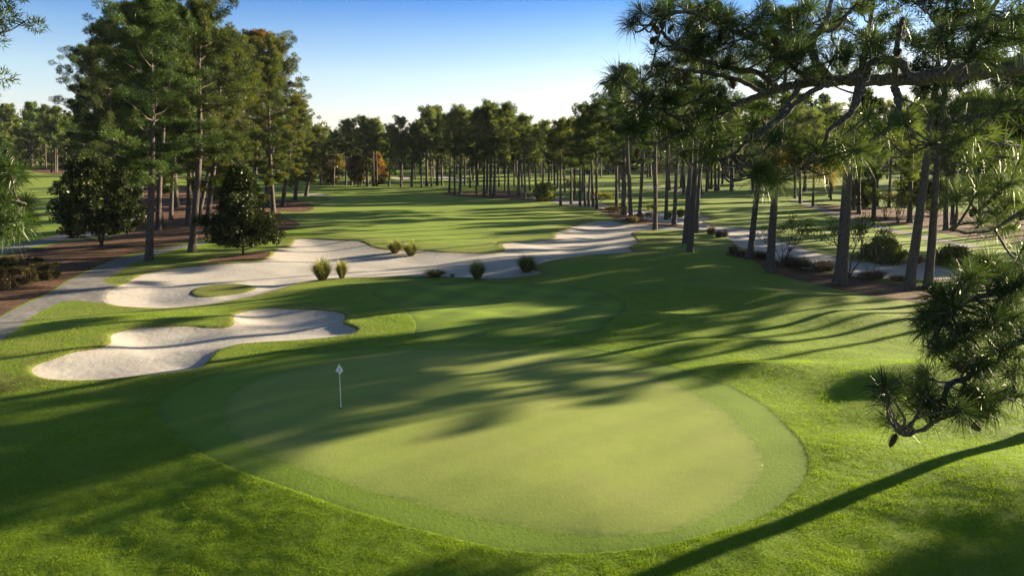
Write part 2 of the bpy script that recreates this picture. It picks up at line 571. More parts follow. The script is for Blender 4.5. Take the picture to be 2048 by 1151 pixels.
def hit(px, py, zf=None):
    zf = zf or zt
    d = ray(px, py)
    ts = np.geomspace(6, 3000, 1400)
    P = CAM[None] + d[None] * ts[:, None]
    below = P[:, 2] <= zf(P[:, 0], P[:, 1])
    k = np.argmax(below)
    if not below[k]:
        return CAM + d * 900
    a, b = ts[max(k - 1, 0)], ts[k]
    for _ in range(24):
        m = 0.5 * (a + b)
        p = CAM + d * m
        if p[2] <= float(zf(p[0], p[1])):
            b = m
        else:
            a = m
    p = CAM + d * b
    return p


def poly(pts, sub=5, wob=0.0):
    """closed outline traced in the photograph -> outline on the ground (x, y)"""
    P = np.asarray(pts, float)
    n = len(P)
    out = []
    for i in range(n):
        a, b, c, d = P[(i - 1) % n], P[i], P[(i + 1) % n], P[(i + 2) % n]
        L = np.hypot(*(c - b))
        k = int(max(2, min(9, L / 7)))
        for t in np.arange(k) / k:
            q = 0.5 * (2 * b + (c - a) * t + (2 * a - 5 * b + 4 * c - d) * t * t + (3 * b - a - 3 * c + d) * t ** 3)
            out.append(q)
    W = np.array([hit(*q)[:2] for q in out])
    if wob:
        W = W + wob * rng.normal(size=W.shape)
    # drop near duplicates
    keep = [W[0]]
    for q in W[1:]:
        if np.hypot(*(q - keep[-1])) > 0.06:
            keep.append(q)
    return np.array(keep)


BUNK_B = [(62, 738), (75, 727), (104, 717), (150, 702), (200, 694), (223, 682), (222, 668), (267, 656), (317, 652), (375, 651), (417, 654), (454, 653), (469, 645), (467, 630), (492, 621), (542, 615), (592, 617), (646, 619), (683, 625), (690, 633), (685, 645), (700, 651), (713, 659), (683, 670), (605, 678), (518, 683), (465, 689), (435, 700), (417, 717), (400, 733), (357, 741), (300, 747), (230, 754), (172, 758), (118, 757), (78, 751)]
BUNK_A = [(212, 590), (227, 575), (250, 566), (271, 554), (300, 544), (354, 535), (400, 531), (442, 527), (492, 523), (529, 519), (546, 508), (554, 498), (583, 490), (590, 479), (617, 477), (667, 479), (700, 480), (722, 482), (734, 488), (749, 494), (790, 500), (843, 500), (899, 504), (961, 506), (1000, 504), (1012, 497), (1005, 488), (1034, 483), (1087, 480), (1111, 475), (1114, 464), (1142, 455), (1173, 445), (1215, 440), (1250, 447), (1300, 449), (1366, 455), (1372, 459), (1310, 460), (1262, 465), (1275, 482), (1256, 494), (1262, 503), (1191, 508), (1120, 516), (1075, 527), (1060, 537), (1083, 544), (1048, 551), (982, 556), (930, 554), (850, 551), (739, 553), (670, 556), (625, 560), (583, 569), (521, 587), (458, 600), (396, 610), (333, 615), (258, 612), (221, 606)]
ISLAND = [(379, 585), (395, 574), (440, 567), (485, 567), (513, 573), (500, 581), (470, 587), (430, 592), (395, 592)]
PATH_A = [(0, 634), (42, 612), (96, 588), (137, 562), (179, 542), (233, 519), (292, 505), (333, 495), (375, 488), (421, 479), (470, 470), (478, 474), (429, 484), (375, 494), (317, 508), (267, 525), (233, 546), (206, 562), (238, 574), (244, 604), (215, 606), (142, 601), (100, 613), (62, 634), (25, 663), (-60, 720), (-120, 700)]
PATH_B = [(-80, 505), (0, 493), (71, 481), (125, 468), (183, 464), (240, 450), (262, 425), (264, 400), (258, 380), (266, 372), (276, 385), (280, 408), (274, 435), (250, 460), (190, 474), (130, 480), (70, 492), (0, 508), (-80, 522)]
GREEN = [(452, 800), (500, 765), (580, 738), (680, 716), (780, 702), (870, 697), (960, 697), (1070, 703), (1180, 715), (1290, 745), (1390, 785), (1460, 830), (1508, 880), (1526, 925), (1518, 960), (1480, 1000), (1420, 1035), (1340, 1060), (1250, 1072), (1150, 1068), (1050, 1055), (950, 1036), (844, 1009), (735, 980), (635, 948), (545, 916), (480, 885), (448, 845)]
COLLAR = [(330, 790), (400, 757), (500, 727), (620, 706), (760, 692), (860, 684), (960, 682), (1080, 687), (1190, 698), (1310, 723), (1420, 757), (1500, 793), (1560, 838), (1605, 888), (1617, 930), (1592, 980), (1525, 1030), (1400, 1072), (1250, 1100), (1100, 1105), (996, 1094), (888, 1070), (735, 1028), (605, 985), (474, 938), (391, 898), (340, 860), (318, 825)]
APPROACH = [(745, 588), (770, 578), (850, 569), (950, 564), (1050, 566), (1110, 569), (1190, 580), (1238, 595), (1253, 612), (1240, 630), (1208, 650), (1195, 664), (1100, 676), (980, 680), (880, 682), (830, 672), (832, 645), (800, 615)]
FAIRWAY_A = [(645, 468), (606, 452), (590, 438), (606, 424), (640, 410), (660, 397), (610, 387), (575, 380), (620, 374), (700, 372), (800, 377), (880, 386), (950, 391), (1040, 398), (1085, 410), (1130, 424), (1195, 433), (1160, 441), (1110, 455), (1075, 470), (1000, 481), (985, 492), (930, 499), (860, 496), (780, 487), (740, 480), (690, 472)]
FAIRWAY_B = [(1120, 365), (1230, 358), (1340, 372), (1470, 382), (1560, 395), (1600, 420), (1660, 440), (1760, 465), (1900, 492), (2060, 505), (2060, 520), (1900, 520), (1780, 515), (1690, 505), (1600, 478), (1540, 456), (1450, 440), (1400, 424), (1290, 412), (1200, 400), (1130, 385)]
FAIRWAY_C = [(-200, 480), (-200, 340), (-60, 344), (60, 346), (125, 350), (220, 356), (260, 362), (240, 380), (200, 430), (160, 455), (110, 464), (60, 470), (0, 482)]
FAIRWAY_D = [(560, 363), (640, 362), (760, 361), (900, 364), (1040, 368), (1150, 362), (1200, 352), (1080, 346), (940, 348), (820, 350), (700, 352), (600, 355)]
WASTE = [(1060, 393), (1085, 392), (1130, 399), (1200, 406), (1225, 414), (1283, 421), (1345, 425), (1419, 434), (1404, 441), (1412, 447), (1448, 453), (1540, 463), (1556, 480), (1597, 491), (1614, 500), (1655, 509), (1697, 520), (1780, 525), (1846, 523), (1890, 535), (1960, 545), (2060, 550), (2060, 580), (1960, 572), (1862, 560), (1800, 557), (1718, 553), (1668, 541), (1614, 536), (1570, 525), (1531, 508), (1500, 498), (1473, 490), (1462, 478), (1424, 466), (1390, 458), (1330, 447), (1290, 440), (1241, 428), (1200, 417), (1150, 411), (1100, 403)]
STRAW_A = [(-120, 700), (0, 632), (42, 609), (96, 585), (137, 559), (179, 539), (233, 516), (292, 501), (375, 484), (421, 475), (480, 462), (560, 462), (600, 450), (575, 436), (560, 424), (600, 424), (627, 418), (618, 405), (580, 401), (520, 398), (480, 388), (420, 375), (300, 372), (282, 388), (284, 412), (278, 438), (252, 464), (190, 478), (130, 484), (70, 496), (0, 512), (-80, 526), (-200, 560), (-260, 640)]
STRAW_M = [(395, 530), (430, 518), (480, 508), (530, 503), (542, 507), (528, 517), (490, 521), (440, 525), (405, 529)]
STRAW_R = [(1462, 502), (1480, 500), (1530, 511), (1575, 529), (1620, 540), (1680, 549), (1760, 562), (1830, 572), (1870, 582), (1880, 600), (1838, 604), (1750, 592), (1650, 573), (1570, 553), (1530, 540), (1515, 524), (1480, 516), (1450, 509)]
STRAW_C = [(880, 387), (905, 384), (950, 386), (990, 380), (1030, 382), (1070, 392), (1062, 400), (1030, 400), (960, 395), (905, 391)]
STRAW_D = [(1195, 417), (1215, 417), (1250, 428), (1310, 440), (1360, 446), (1376, 452), (1320, 453), (1270, 448), (1225, 436)]
STRAW_E = [(1600, 408), (1660, 425), (1720, 436), (1770, 446), (1840, 455), (1900, 470), (1985, 480), (2060, 480), (2060, 420), (1900, 425), (1760, 415), (1680, 410)]
STRAW_F = [(60, 340), (95, 334), (150, 335), (200, 340), (200, 352), (150, 349), (90, 347)]
PATH_C = [(1575, 399), (1605, 401), (1640, 414), (1676, 426), (1740, 445), (1790, 458), (1885, 478), (1960, 492), (1950, 496), (1870, 482), (1775, 461), (1725, 448), (1660, 430), (1620, 413), (1590, 404)]
PATH_D = [(1295, 371), (1330, 374), (1375, 381), (1370, 384), (1325, 378), (1292, 374)]
FARB_1 = [(782, 356), (800, 352), (818, 353), (822, 357), (800, 359)]
FARB_2 = [(868, 351), (885, 350), (910, 354), (936, 357), (930, 361), (905, 360), (880, 357)]
FARB_3 = [(575, 388), (610, 387), (640, 387), (655, 389), (640, 392), (610, 390)]

# region name, outline, material, object name, label
POLYS = {k: poly(v) for k, v in dict(
    bunker_b=BUNK_B, bunker_a=BUNK_A, island=ISLAND, path_a=PATH_A, path_b=PATH_B, green=GREEN, collar=COLLAR, approach=APPROACH,
    fairway_a=FAIRWAY_A, fairway_b=FAIRWAY_B, fairway_c=FAIRWAY_C, fairway_d=FAIRWAY_D, waste=WASTE, straw_a=STRAW_A, straw_m=STRAW_M, straw_r=STRAW_R,
    straw_c=STRAW_C, straw_d=STRAW_D, straw_e=STRAW_E, straw_f=STRAW_F, path_c=PATH_C, path_d=PATH_D, farb_1=FARB_1, farb_2=FARB_2, farb_3=FARB_3).items()}


def inside(P, poly_):
    x, y = P[:, 0], P[:, 1]
    lo, hi_ = poly_.min(0), poly_.max(0)
    m = (x >= lo[0]) & (x <= hi_[0]) & (y >= lo[1]) & (y <= hi_[1])
    res = np.zeros(len(P), bool)
    xs, ys = x[m], y[m]
    c = np.zeros(len(xs), bool)
    n = len(poly_)
    for i in range(n):
        x1, y1 = poly_[i]
        x2, y2 = poly_[(i + 1) % n]
        if y1 == y2:
            continue
        cond = (y1 > ys) != (y2 > ys)
        c ^= cond & (xs < (x2 - x1) * (ys - y1) / (y2 - y1) + x1)
    res[m] = c
    return res


def sdist(P, poly_, far=12.0):
    """signed distance, negative inside; only near points are measured"""
    lo, hi_ = poly_.min(0) - far, poly_.max(0) + far
    m = (P[:, 0] >= lo[0]) & (P[:, 0] <= hi_[0]) & (P[:, 1] >= lo[1]) & (P[:, 1] <= hi_[1])
    out = np.full(len(P), 1e3)
    Q = P[m]
    best = np.full(len(Q), 1e9)
    n = len(poly_)
    for i in range(n):
        a, b = poly_[i], poly_[(i + 1) % n]
        ab = b - a
        t = np.clip(((Q - a) @ ab) / (ab @ ab + 1e-12), 0, 1)
        d = Q - a - t[:, None] * ab
        best = np.minimum(best, np.einsum('ij,ij->i', d, d))
    best = np.sqrt(best)
    best[inside(Q, poly_)] *= -1
    out[m] = best
    return out


def offset(poly_, d):
    """outline pushed outwards by d metres"""
    a = np.roll(poly_, 1, 0)
    b = np.roll(poly_, -1, 0)
    t = b - a
    t /= np.linalg.norm(t, axis=1)[:, None] + 1e-9
    n = np.stack([t[:, 1], -t[:, 0]], 1)
    area = 0.5 * np.sum(poly_[:, 0] * np.roll(poly_[:, 1], -1) - np.roll(poly_[:, 0], -1) * poly_[:, 1])
    return poly_ + n * d * (1 if area > 0 else -1)


# hollow regions: key, lip height, lip width, depth, how far in the depth is reached
HOLLOW = [('bunker_b', 0.07, 0.22, 0.60, 3.0), ('bunker_a', 0.06, 0.30, 0.60, 5.0), ('waste', 0.05, 0.25, 0.30, 4.0), ('farb_1', 0.2, 0.5, 0.3, 4), ('farb_2', 0.2, 0.5, 0.3, 4), ('farb_3', 0.1, 0.4, 0.2, 3)]
# regions mown lower than what surrounds them: key, step, width of the step
STEPS = [('collar', 0.02, 0.12), ('approach', 0.02, 0.12), ('path_a', 0.02, 0.06)]


def zfull(P):
    z = zt(P[:, 0], P[:, 1])
    for key, lip, wd, dep, rr in HOLLOW:
        s = sdist(P, POLYS[key])
        if key == 'bunker_a':
            s = np.maximum(s, -sdist(P, POLYS['island']))
        z = z + np.where(s > 0, 0.06 * lip / 0.14 * np.exp(-(s / 0.9) ** 2) - (lip + 0.06 * lip / 0.14) * smooth01(1 - s / wd), -lip - dep * (1 - np.exp(-np.abs(s) / rr)))
    cl = sdist(P, POLYS['collar'])
    ap = sdist(P, POLYS['approach'])
    z = z + 0.010 * smooth01(np.minimum(cl, ap) / 0.12) * np.exp(-np.maximum(np.minimum(cl, ap), 0) / 12)
    return z


def build_ground():
    pts = []
    # polar rings about the camera's foot
    r = 7.0
    while r < 1700:
        if r < 170:
            step, da = max(0.22, r * 0.0105), 0.42
        elif r < 700:
            step, da = r * 0.03, 0.8
        else:
            step, da = r * 0.12, 2.5
        A = np.arange(-52, 52.01, da)
        A = np.concatenate([np.arange(-178, -52, 6.0), A, np.arange(54, 180, 6.0)])
        A = np.radians(A + rng.uniform(-0.3, 0.3, len(A)) * da)
        rr = r + rng.uniform(-0.25, 0.25, len(A)) * step
        pts.append(np.stack([np.sin(A) * rr, np.cos(A) * rr], 1))
        r += step
    pts.append(np.array([[0, 0], [3, 0], [-3, 0], [0, 3], [0, -3]], float))
    pts = np.concatenate(pts)
    edges = []
    V = [tuple(p) for p in pts]
    loops = list(POLYS.values())
    for key, lip, wd, dep, rr in HOLLOW:
        loops.append(offset(POLYS[key], wd))
    loops.append(offset(POLYS['island'], -0.2))
    for key, st, wd in STEPS:
        loops.append(offset(POLYS[key], wd))
    for L in loops:
        b = len(V)
        V += [tuple(p) for p in L]
        edges += [(b + i, b + (i + 1) % len(L)) for i in range(len(L))]
    v, e, f, *_ = delaunay_2d_cdt([Vector(p) for p in V], edges, [], 0, 1e-4, False)
    v = np.array([tuple(p) for p in v])
    f = np.array([tuple(t) for t in f if len(t) == 3], int)
    # all triangles face up
    a, b, c = v[f[:, 0]], v[f[:, 1]], v[f[:, 2]]
    cr = (b[:, 0] - a[:, 0]) * (c[:, 1] - a[:, 1]) - (b[:, 1] - a[:, 1]) * (c[:, 0] - a[:, 0])
    f[cr < 0] = f[cr < 0][:, ::-1]
    f = f[np.abs(cr) > 1e-7]
    return v, f


GV, GF = build_ground()
GZ = zfull(GV)
GP = np.column_stack([GV, GZ])
# dryness of the turf
dry = np.zeros(len(GV))
for key, w_, amt in (('bunker_b', 1.6, 0.9), ('bunker_a', 2.6, 1.0), ('waste', 4.0, 0.9), ('farb_3', 6, 0.8)):
    s = sdist(GV, POLYS[key])
    dry = np.maximum(dry, amt * np.exp(-np.maximum(s, 0) / w_) * (s > -0.01))
for px, py, rr, amt in ((60, 700, 5, 0.6), (130, 630, 5, .6), (20, 748, 2.5, 1.0), (450, 575, 8, 1.0), (480, 512, 8, .9), (300, 540, 9, .9), (1330, 480, 10, .8), (1420, 495, 10, .8), (620, 440, 16, .8), (600, 410, 16, .7), (900, 505, 9, .7), (1290, 470, 8, .7), (1700, 560, 12, .5), (1780, 590, 10, .5), (1800, 640, 7, .35), (1620, 600, 8, .3)):
    p = flat(px, py)
    dry = np.maximum(dry, amt * np.exp(-((GV[:, 0] - p[0]) ** 2 + (GV[:, 1] - p[1]) ** 2) / rr ** 2))
rfar = np.hypot(GV[:, 0], GV[:, 1])
dry = np.maximum(dry, 0.25 * smooth01((rfar - 130) / 80))

cent = GV[GF].mean(1)
REG = [  # first match wins
    ('island', 'rough'), ('bunker_b', 'bunker_b'), ('bunker_a', 'bunker_a'), ('path_a', 'path_a'), ('green', 'green'), ('collar', 'collar'), ('approach', 'approach'), ('straw_d', 'straw_d'),
    ('waste', 'waste'), ('straw_m', 'straw_m'), ('path_b', 'path_b'), ('farb_1', 'farb_1'), ('farb_2', 'farb_2'), ('farb_3', 'farb_3'), ('path_c', 'path_c'), ('path_d', 'path_d'),
    ('straw_a', 'straw_a'), ('straw_r', 'straw_r'), ('straw_c', 'straw_c'), ('straw_e', 'straw_e'), ('straw_f', 'straw_f'),
    ('fairway_a', 'fairway_a'), ('fairway_b', 'fairway_b'), ('fairway_c', 'fairway_c'), ('fairway_d', 'fairway_d')]
reg = np.full(len(cent), 'rough', dtype='U12')
done = np.zeros(len(cent), bool)
for key, name in REG:
    m = inside(cent, POLYS[key]) & ~done
    reg[m] = name
    done |= m
SET = {
    'rough': ('ground', 'rough', 'wavy green rough grass all round the green and bunkers', 'ground'),
    'bunker_b': ('sand_bunker', 'sand', 'dumbbell shaped pale sand bunker beside the putting green', 'bunker'),
    'bunker_a': ('sand_bunker', 'sand', 'long winding sand bunker across the hole with grass clumps', 'bunker'),
    'path_a': ('cart_path', 'sandpath', 'grey cart path curving past the hedges into the long bunker', 'path'),
    'path_b': ('cart_path', 'path', 'narrow grey path bending round behind the wide magnolia', 'path'),
    'path_c': ('cart_path', 'path', 'thin grey path slanting across grass behind the leaning pines', 'path'),
    'path_d': ('cart_path', 'path', 'short pale path far off on the bright fairway', 'path'),
    'green': ('putting_green', 'green', 'smooth oval olive putting green with the white flag', 'green'),
    'collar': ('fringe', 'collar', 'closely mown fringe ringing the oval putting green', 'grass'),
    'approach': ('apron', 'approach', 'mown apron with faint chequered stripes behind the putting green', 'grass'),
    'straw_a': ('pine_straw', 'straw', 'brown pine straw floor under the tall pine grove', 'ground'),
    'straw_m': ('pine_straw', 'straw', 'small brown straw bed under the pointed magnolia', 'ground'),
    'straw_r': ('pine_straw', 'straw', 'brown straw band under the thick leaning pines', 'ground'),
    'straw_c': ('pine_straw', 'straw', 'reddish straw strip at the far fairway edge below the pine row', 'ground'),
    'straw_d': ('pine_straw', 'straw', 'straw and scrub between fairway and the sandy strip', 'ground'),
    'straw_e': ('pine_straw', 'straw', 'straw floor below the distant dark trees beyond the slanting path', 'ground'),
    'straw_f': ('pine_straw', 'straw', 'straw strip below the far trees past the shady fairway', 'ground'),
    'waste': ('sand_strip', 'waste', 'pale waste sand strip running behind the tall pine trunks', 'sand'),
    'farb_1': ('sand_bunker', 'sand', 'tiny far white bunker glimpsed behind the orange tree', 'bunker'),
    'farb_2': ('sand_bunker', 'sand', 'far white bunker glimpsed between the central pine trunks', 'bunker'),
    'farb_3': ('sand_bunker', 'sand', 'thin sand sliver at the near edge of the far fairway', 'bunker'),
    'fairway_a': ('fairway', 'fairway', 'wide striped-by-shade fairway beyond the long bunker', 'fairway'),
    'fairway_b': ('fairway', 'fairway', 'sunny fairway beyond the sandy strip and tall trunks', 'fairway'),
    'fairway_c': ('fairway', 'fairway', 'shady fairway behind the wide magnolia', 'fairway'),
    'fairway_d': ('fairway', 'fairway', 'distant bright fairway behind the central pine row', 'fairway'),
}
for key, (name, mat, label, cat) in SET.items():
    ff = GF[reg == key]
    if not len(ff):
        continue
    u, inv = np.unique(ff, return_inverse=True)
    mb = MB()
    a = dry[u]
    if key in ('bunker_a', 'bunker_b', 'waste'):
        s = sdist(GV[u], POLYS[key])
        a = np.exp(s / (0.5 if key == 'bunker_b' else 1.0)) * 0.8
    elif key.startswith('fairway_a'):
        s = sdist(GV[u], POLYS[key])
        a = np.exp(np.minimum(s, 0) / 3.0) * 0.8
    elif mat == 'green':
        a = np.exp(sdist(GV[u], POLYS['green']) / 0.4)
    elif mat == 'collar':
        a = np.exp(sdist(GV[u], POLYS['collar']) / 0.3)  # rim tint drives the painted edge shade, on the apron too
    elif mat == 'approach':
        a = np.exp(sdist(GV[u], POLYS['approach']) / 0.4)
    mb.add(GP[u], tris=inv.reshape(-1, 3), a=a)
    o = mb.obj(name, MAT[mat], smooth=True)
    tag(o, label, cat, kind='structure')


def zg(x, y):
    return float(zfull(np.array([[x, y]], float))[0])


def ground_at(px, py):
    p = hit(px, py)
    p[2] = zg(p[0], p[1])
    return p


# ------------------------------------------------------------------ grass blades in the rough close to the camera
def grass_blades():
    ff = GF[reg == 'rough']
    a, b, c = GP[ff[:, 0]], GP[ff[:, 1]], GP[ff[:, 2]]
    ctr = (a + b + c) / 3
    r = np.hypot(ctr[:, 0], ctr[:, 1])
    ang = np.abs(np.degrees(np.arctan2(ctr[:, 0], ctr[:, 1])))
    area = 0.5 * np.linalg.norm(np.cross(b - a, c - a), axis=1)
    dens = 1500 * np.exp(-np.maximum(r - 24, 0) / 9.0) * (r > 16) * (r < 62) * (ang < 40)
    cnt = rng.poisson(area * dens)
    idx = np.repeat(np.arange(len(ff)), cnt)
    n = len(idx)
    u = rng.uniform(size=(n, 2))
    fl = u.sum(1) > 1
    u[fl] = 1 - u[fl]
    p = a[idx] + (b - a)[idx] * u[:, :1] + (c - a)[idx] * u[:, 1:]
    d = dry[ff].mean(1)[idx]
    rr = r[idx]
    sc = 1 + np.maximum(rr - 24, 0) / 22.0
    # tufty: height follows slow waves
    q = p
    wv = np.sin(q[:, 0] * 3.1 + 2 * np.sin(q[:, 1] * 2.3)) * np.sin(q[:, 1] * 3.7 + 1.5 * np.sin(q[:, 0] * 1.9)) * 0.5 + 0.5
    big = np.sin(q[:, 0] * 0.9 + 1.7 * np.sin(q[:, 1] * 0.7)) * np.sin(q[:, 1] * 1.1 + 1.3 * np.sin(q[:, 0] * 0.6))
    h = (0.026 + 0.042 * wv * rng.uniform(0.4, 1.2, n)) * (1 + 0.25 * big) * sc ** 0.3
    th = rng.uniform(0, 2 * math.pi, n)
    wd = 0.0062 * sc
    side = np.stack([np.cos(th), np.sin(th), np.zeros(n)], 1) * wd[:, None]
    lean = np.stack([rng.normal(size=n), rng.normal(size=n), np.zeros(n)], 1) * (h * 0.55)[:, None]
    tip = p + lean + np.array([0, 0, 1.0]) * h[:, None]
    base = p - np.array([0, 0, 0.01])
    v = np.stack([base - side, base + side, tip], 1).reshape(-1, 3)
    t = np.arange(n * 3).reshape(-1, 3)
    tint = np.clip(0.42 + 0.22 * rng.normal(size=n) + 0.3 * (wv - 0.5) + 0.2 * big, 0, 1)
    mb = MB()
    mb.add(v, tris=t, a=np.repeat(tint, 3))
    o = mb.obj('grass', MAT['grass'])
    tag(o, 'short tufty rough grass blades growing around the putting green', 'grass', kind='stuff')


grass_blades()


# ------------------------------------------------------------------ foliage builders
def blades(mb, C, rad, K, L, W, flatz=0.7, up=0.25, tint=None, jit=0.12):
    """needle sprays: K thin triangles round each centre of C"""
    C = np.asarray(C)
    n = len(C)
    rad = np.broadcast_to(np.asarray(rad, float), (n,))
    d = rdirs(n * K).reshape(n, K, 3)
    rr = rng.uniform(0.15, 1.0, (n, K, 1)) ** 0.6
    off = d * rr * rad[:, None, None]
    off[..., 2] *= flatz
    base = C[:, None, :] + off
    out = nrm(d * 0.9 + rdirs(n * K).reshape(n, K, 3) * 0.7 + np.array([0, 0, up]))
    ln = L * rng.uniform(0.6, 1.25, (n, K, 1))
    sd = nrm(np.cross(out, rdirs(n * K).reshape(n, K, 3))) * W * rng.uniform(0.6, 1.2, (n, K, 1))
    v = np.stack([base - sd, base + sd, base + out * ln], 2).reshape(-1, 3)
    if tint is None:
        tint = rng.uniform(0.15, 0.85, n)
    tt = np.clip(np.repeat(tint, K) + rng.normal(size=n * K) * jit, 0, 1)
    mb.add(v, tris=np.arange(n * K * 3).reshape(-1, 3), a=np.repeat(tt, 3))


def leaves(mb, C, rad, K, L, W, flatz=0.8, tint=None, jit=0.15, out_bias=0.6):
    """broad leaves: diamonds"""
    C = np.asarray(C)
    n = len(C)
    rad = np.broadcast_to(np.asarray(rad, float), (n,))
    d = rdirs(n * K).reshape(n, K, 3)
    off = d * (rng.uniform(0.1, 1.0, (n, K, 1)) ** 0.5) * rad[:, None, None]
    off[..., 2] *= flatz
    base = C[:, None, :] + off
    ax = nrm(d * out_bias + rdirs(n * K).reshape(n, K, 3) * 0.8 + np.array([0, 0, -0.1]))
    sd = nrm(np.cross(ax, rdirs(n * K).reshape(n, K, 3)))
    s = rng.uniform(0.7, 1.25, (n, K, 1))
    l, w_ = ax * L * s, sd * W * s * 0.5
    v = np.stack([base, base + l * 0.5 + w_, base + l, base + l * 0.5 - w_], 2).reshape(-1, 3)
    if tint is None:
        tint = rng.uniform(0.15, 0.85, n)
    tt = np.clip(np.repeat(tint, K) + rng.normal(size=n * K) * jit, 0, 1)
    mb.add(v, quads=np.arange(n * K * 4).reshape(-1, 4), a=np.repeat(tt, 4))


def pine_proto(H=28.0, cb=0.42, Rc=4.6, nl=44, clumps=6, K=140, L=0.42, W=0.045, crad=0.8, r0=0.42, k=10, detail=True, mat='pine', bend=0.35, dead=6, top_gap=0.0):
    """returns the meshes (trunk, branchwork, crown) of one pine with its foot at the origin"""
    n = 22 if detail else 9
    u = np.linspace(0, 1, n)
    ph = rng.uniform(0, 6.28, 2)
    bx = bend * np.sin(u * 4.2 + ph[0]) * u + bend * 0.5 * (np.sin(u * 9 + ph[1])) * u
    by = bend * np.sin(u * 3.7 + ph[1]) * u
    P = np.stack([bx, by, u * H], 1)
    rad = r0 * (1 - 0.80 * u ** 1.1) + r0 * 0.35 * np.exp(-u * H / 0.7)
    P[0, 2] = -0.3
    tk = MB()
    tube(tk, P, rad, k)
    bw = cr = MB()
    bw.m = 1
    cen, crr, ctint = [], [], []

    def on_trunk(z):
        return np.array([np.interp(z / H, u, P[:, 0]), np.interp(z / H, u, P[:, 1]), z])

    az = rng.uniform(0, 6.28)
    for i in range(nl):
        t = (i + rng.uniform(0, 1)) / nl
        z = H * (cb + (0.975 - cb) * t)
        az += 2.399 + rng.normal() * 0.35
        prof = (0.62 + 0.38 * smooth01(t / 0.3)) * math.sqrt(max(0.0, 1 - t ** 2.4)) + 0.10
        ln = Rc * prof * rng.uniform(0.55, 1.15)
        el = R(-8 + 50 * t + rng.normal() * 9)
        d = np.array([math.cos(az) * math.cos(el), math.sin(az) * math.cos(el), math.sin(el)])
        b = on_trunk(z)
        m = 7 if detail else 4
        s = np.linspace(0, 1, m)
        Q = b + d * ln * s[:, None] + np.array([0, 0, 1.0]) * (0.22 * ln * s ** 2)[:, None]
        Q += rng.normal(size=Q.shape) * 0.05 * ln * s[:, None]
        br = r0 * 0.26 * (1 - 0.5 * t) * (ln / Rc) ** 0.6
        tube(bw, Q, br * (1 - 0.8 * s) + 0.012, 5 if detail else 3)
        lt = rng.uniform(0.1, 0.75)
        for j in range(clumps):
            sj = 0.32 + 0.68 * (j + rng.uniform(0.2, 1)) / clumps
            c0 = np.array([np.interp(sj, s, Q[:, q]) for q in range(3)])
            o = rdirs(1)[0] * ln * 0.24 * rng.uniform(0.3, 1)
            o[2] = abs(o[2]) * 0.7
            c = c0 + o
            if detail:
                mid = 0.5 * (c0 + c) + np.array([0, 0, -0.05])
                tube(bw, np.array([c0, mid, c]), np.array([0.035, 0.025, 0.012]), 4)
            cen.append(c)
            crr.append(crad * rng.uniform(0.65, 1.15))
            ctint.append(np.clip(lt + rng.normal() * 0.14 + 0.15 * t, 0, 1))
    for i in range(7):
        cen.append(on_trunk(H * rng.uniform(0.94, 0.995)) + rdirs(1)[0] * 0.6)
        crr.append(crad * 0.8)
        ctint.append(0.6)
    for i in range(dead):
        z = H * rng.uniform(cb * 0.45, cb + 0.1)
        a_ = rng.uniform(0, 6.28)
        d = np.array([math.cos(a_), math.sin(a_), rng.uniform(-0.2, 0.35)])
        ln = rng.uniform(0.5, 2.6)
        s = np.linspace(0, 1, 5)
        Q = on_trunk(z) + d * ln * s[:, None] + rng.normal(size=(5, 3)) * 0.08 * ln * s[:, None]
        tube(bw, Q, 0.055 * (1 - 0.8 * s) + 0.01, 4)
    cr.m = 0
    blades(cr, np.array(cen), np.array(crr), K, L, W, tint=np.array(ctint))
    return dict(trunk=tk.mesh('trunk', MAT['bark'], True), crown=cr.mesh('crown', [MAT[mat], MAT['bark']]), H=H, r0=r0)


def put_pine(proto, label, base, via=None, height=None, width_px=None, group=None, name='pine_tree', crown_mat=None, fat=1.0):
    B = np.array(base, float)
    if via is not None:
        d = ray(*via)
        T = CAM + d * ((B[1] - CAM[1]) / d[1])
        axis = T - B
    else:
        axis = np.array([rng.normal() * 0.02, rng.normal() * 0.02, 1.0])
        T = None
    if height is None:
        height = np.linalg.norm(axis)
    axis = axis / np.linalg.norm(axis)
    s = height / proto['H']
    root = empty(name, Vector(B))
    root.rotation_mode = 'QUATERNION'
    q = Vector((0, 0, 1)).rotation_difference(Vector(axis)) @ Quaternion((0, 0, 1), random.uniform(0, 6.28))
    root.rotation_quaternion = q
    root.scale = (s, s, s)
    tag(root, label, 'pine tree', group)
    f = fat
    if width_px:
        f = (width_px / F * B[1] * 0.5) / (proto['r0'] * s)
    for part in ('trunk', 'crown'):
        o = bpy.data.objects.new(part, proto[part])
        o.parent = root
        COL.objects.link(o)
        if part == 'trunk':
            o.scale = (f, f, 1)
        if part == 'crown' and crown_mat:
            o.material_slots[0].link = 'OBJECT'
            o.material_slots[0].material = MAT[crown_mat]
    return root


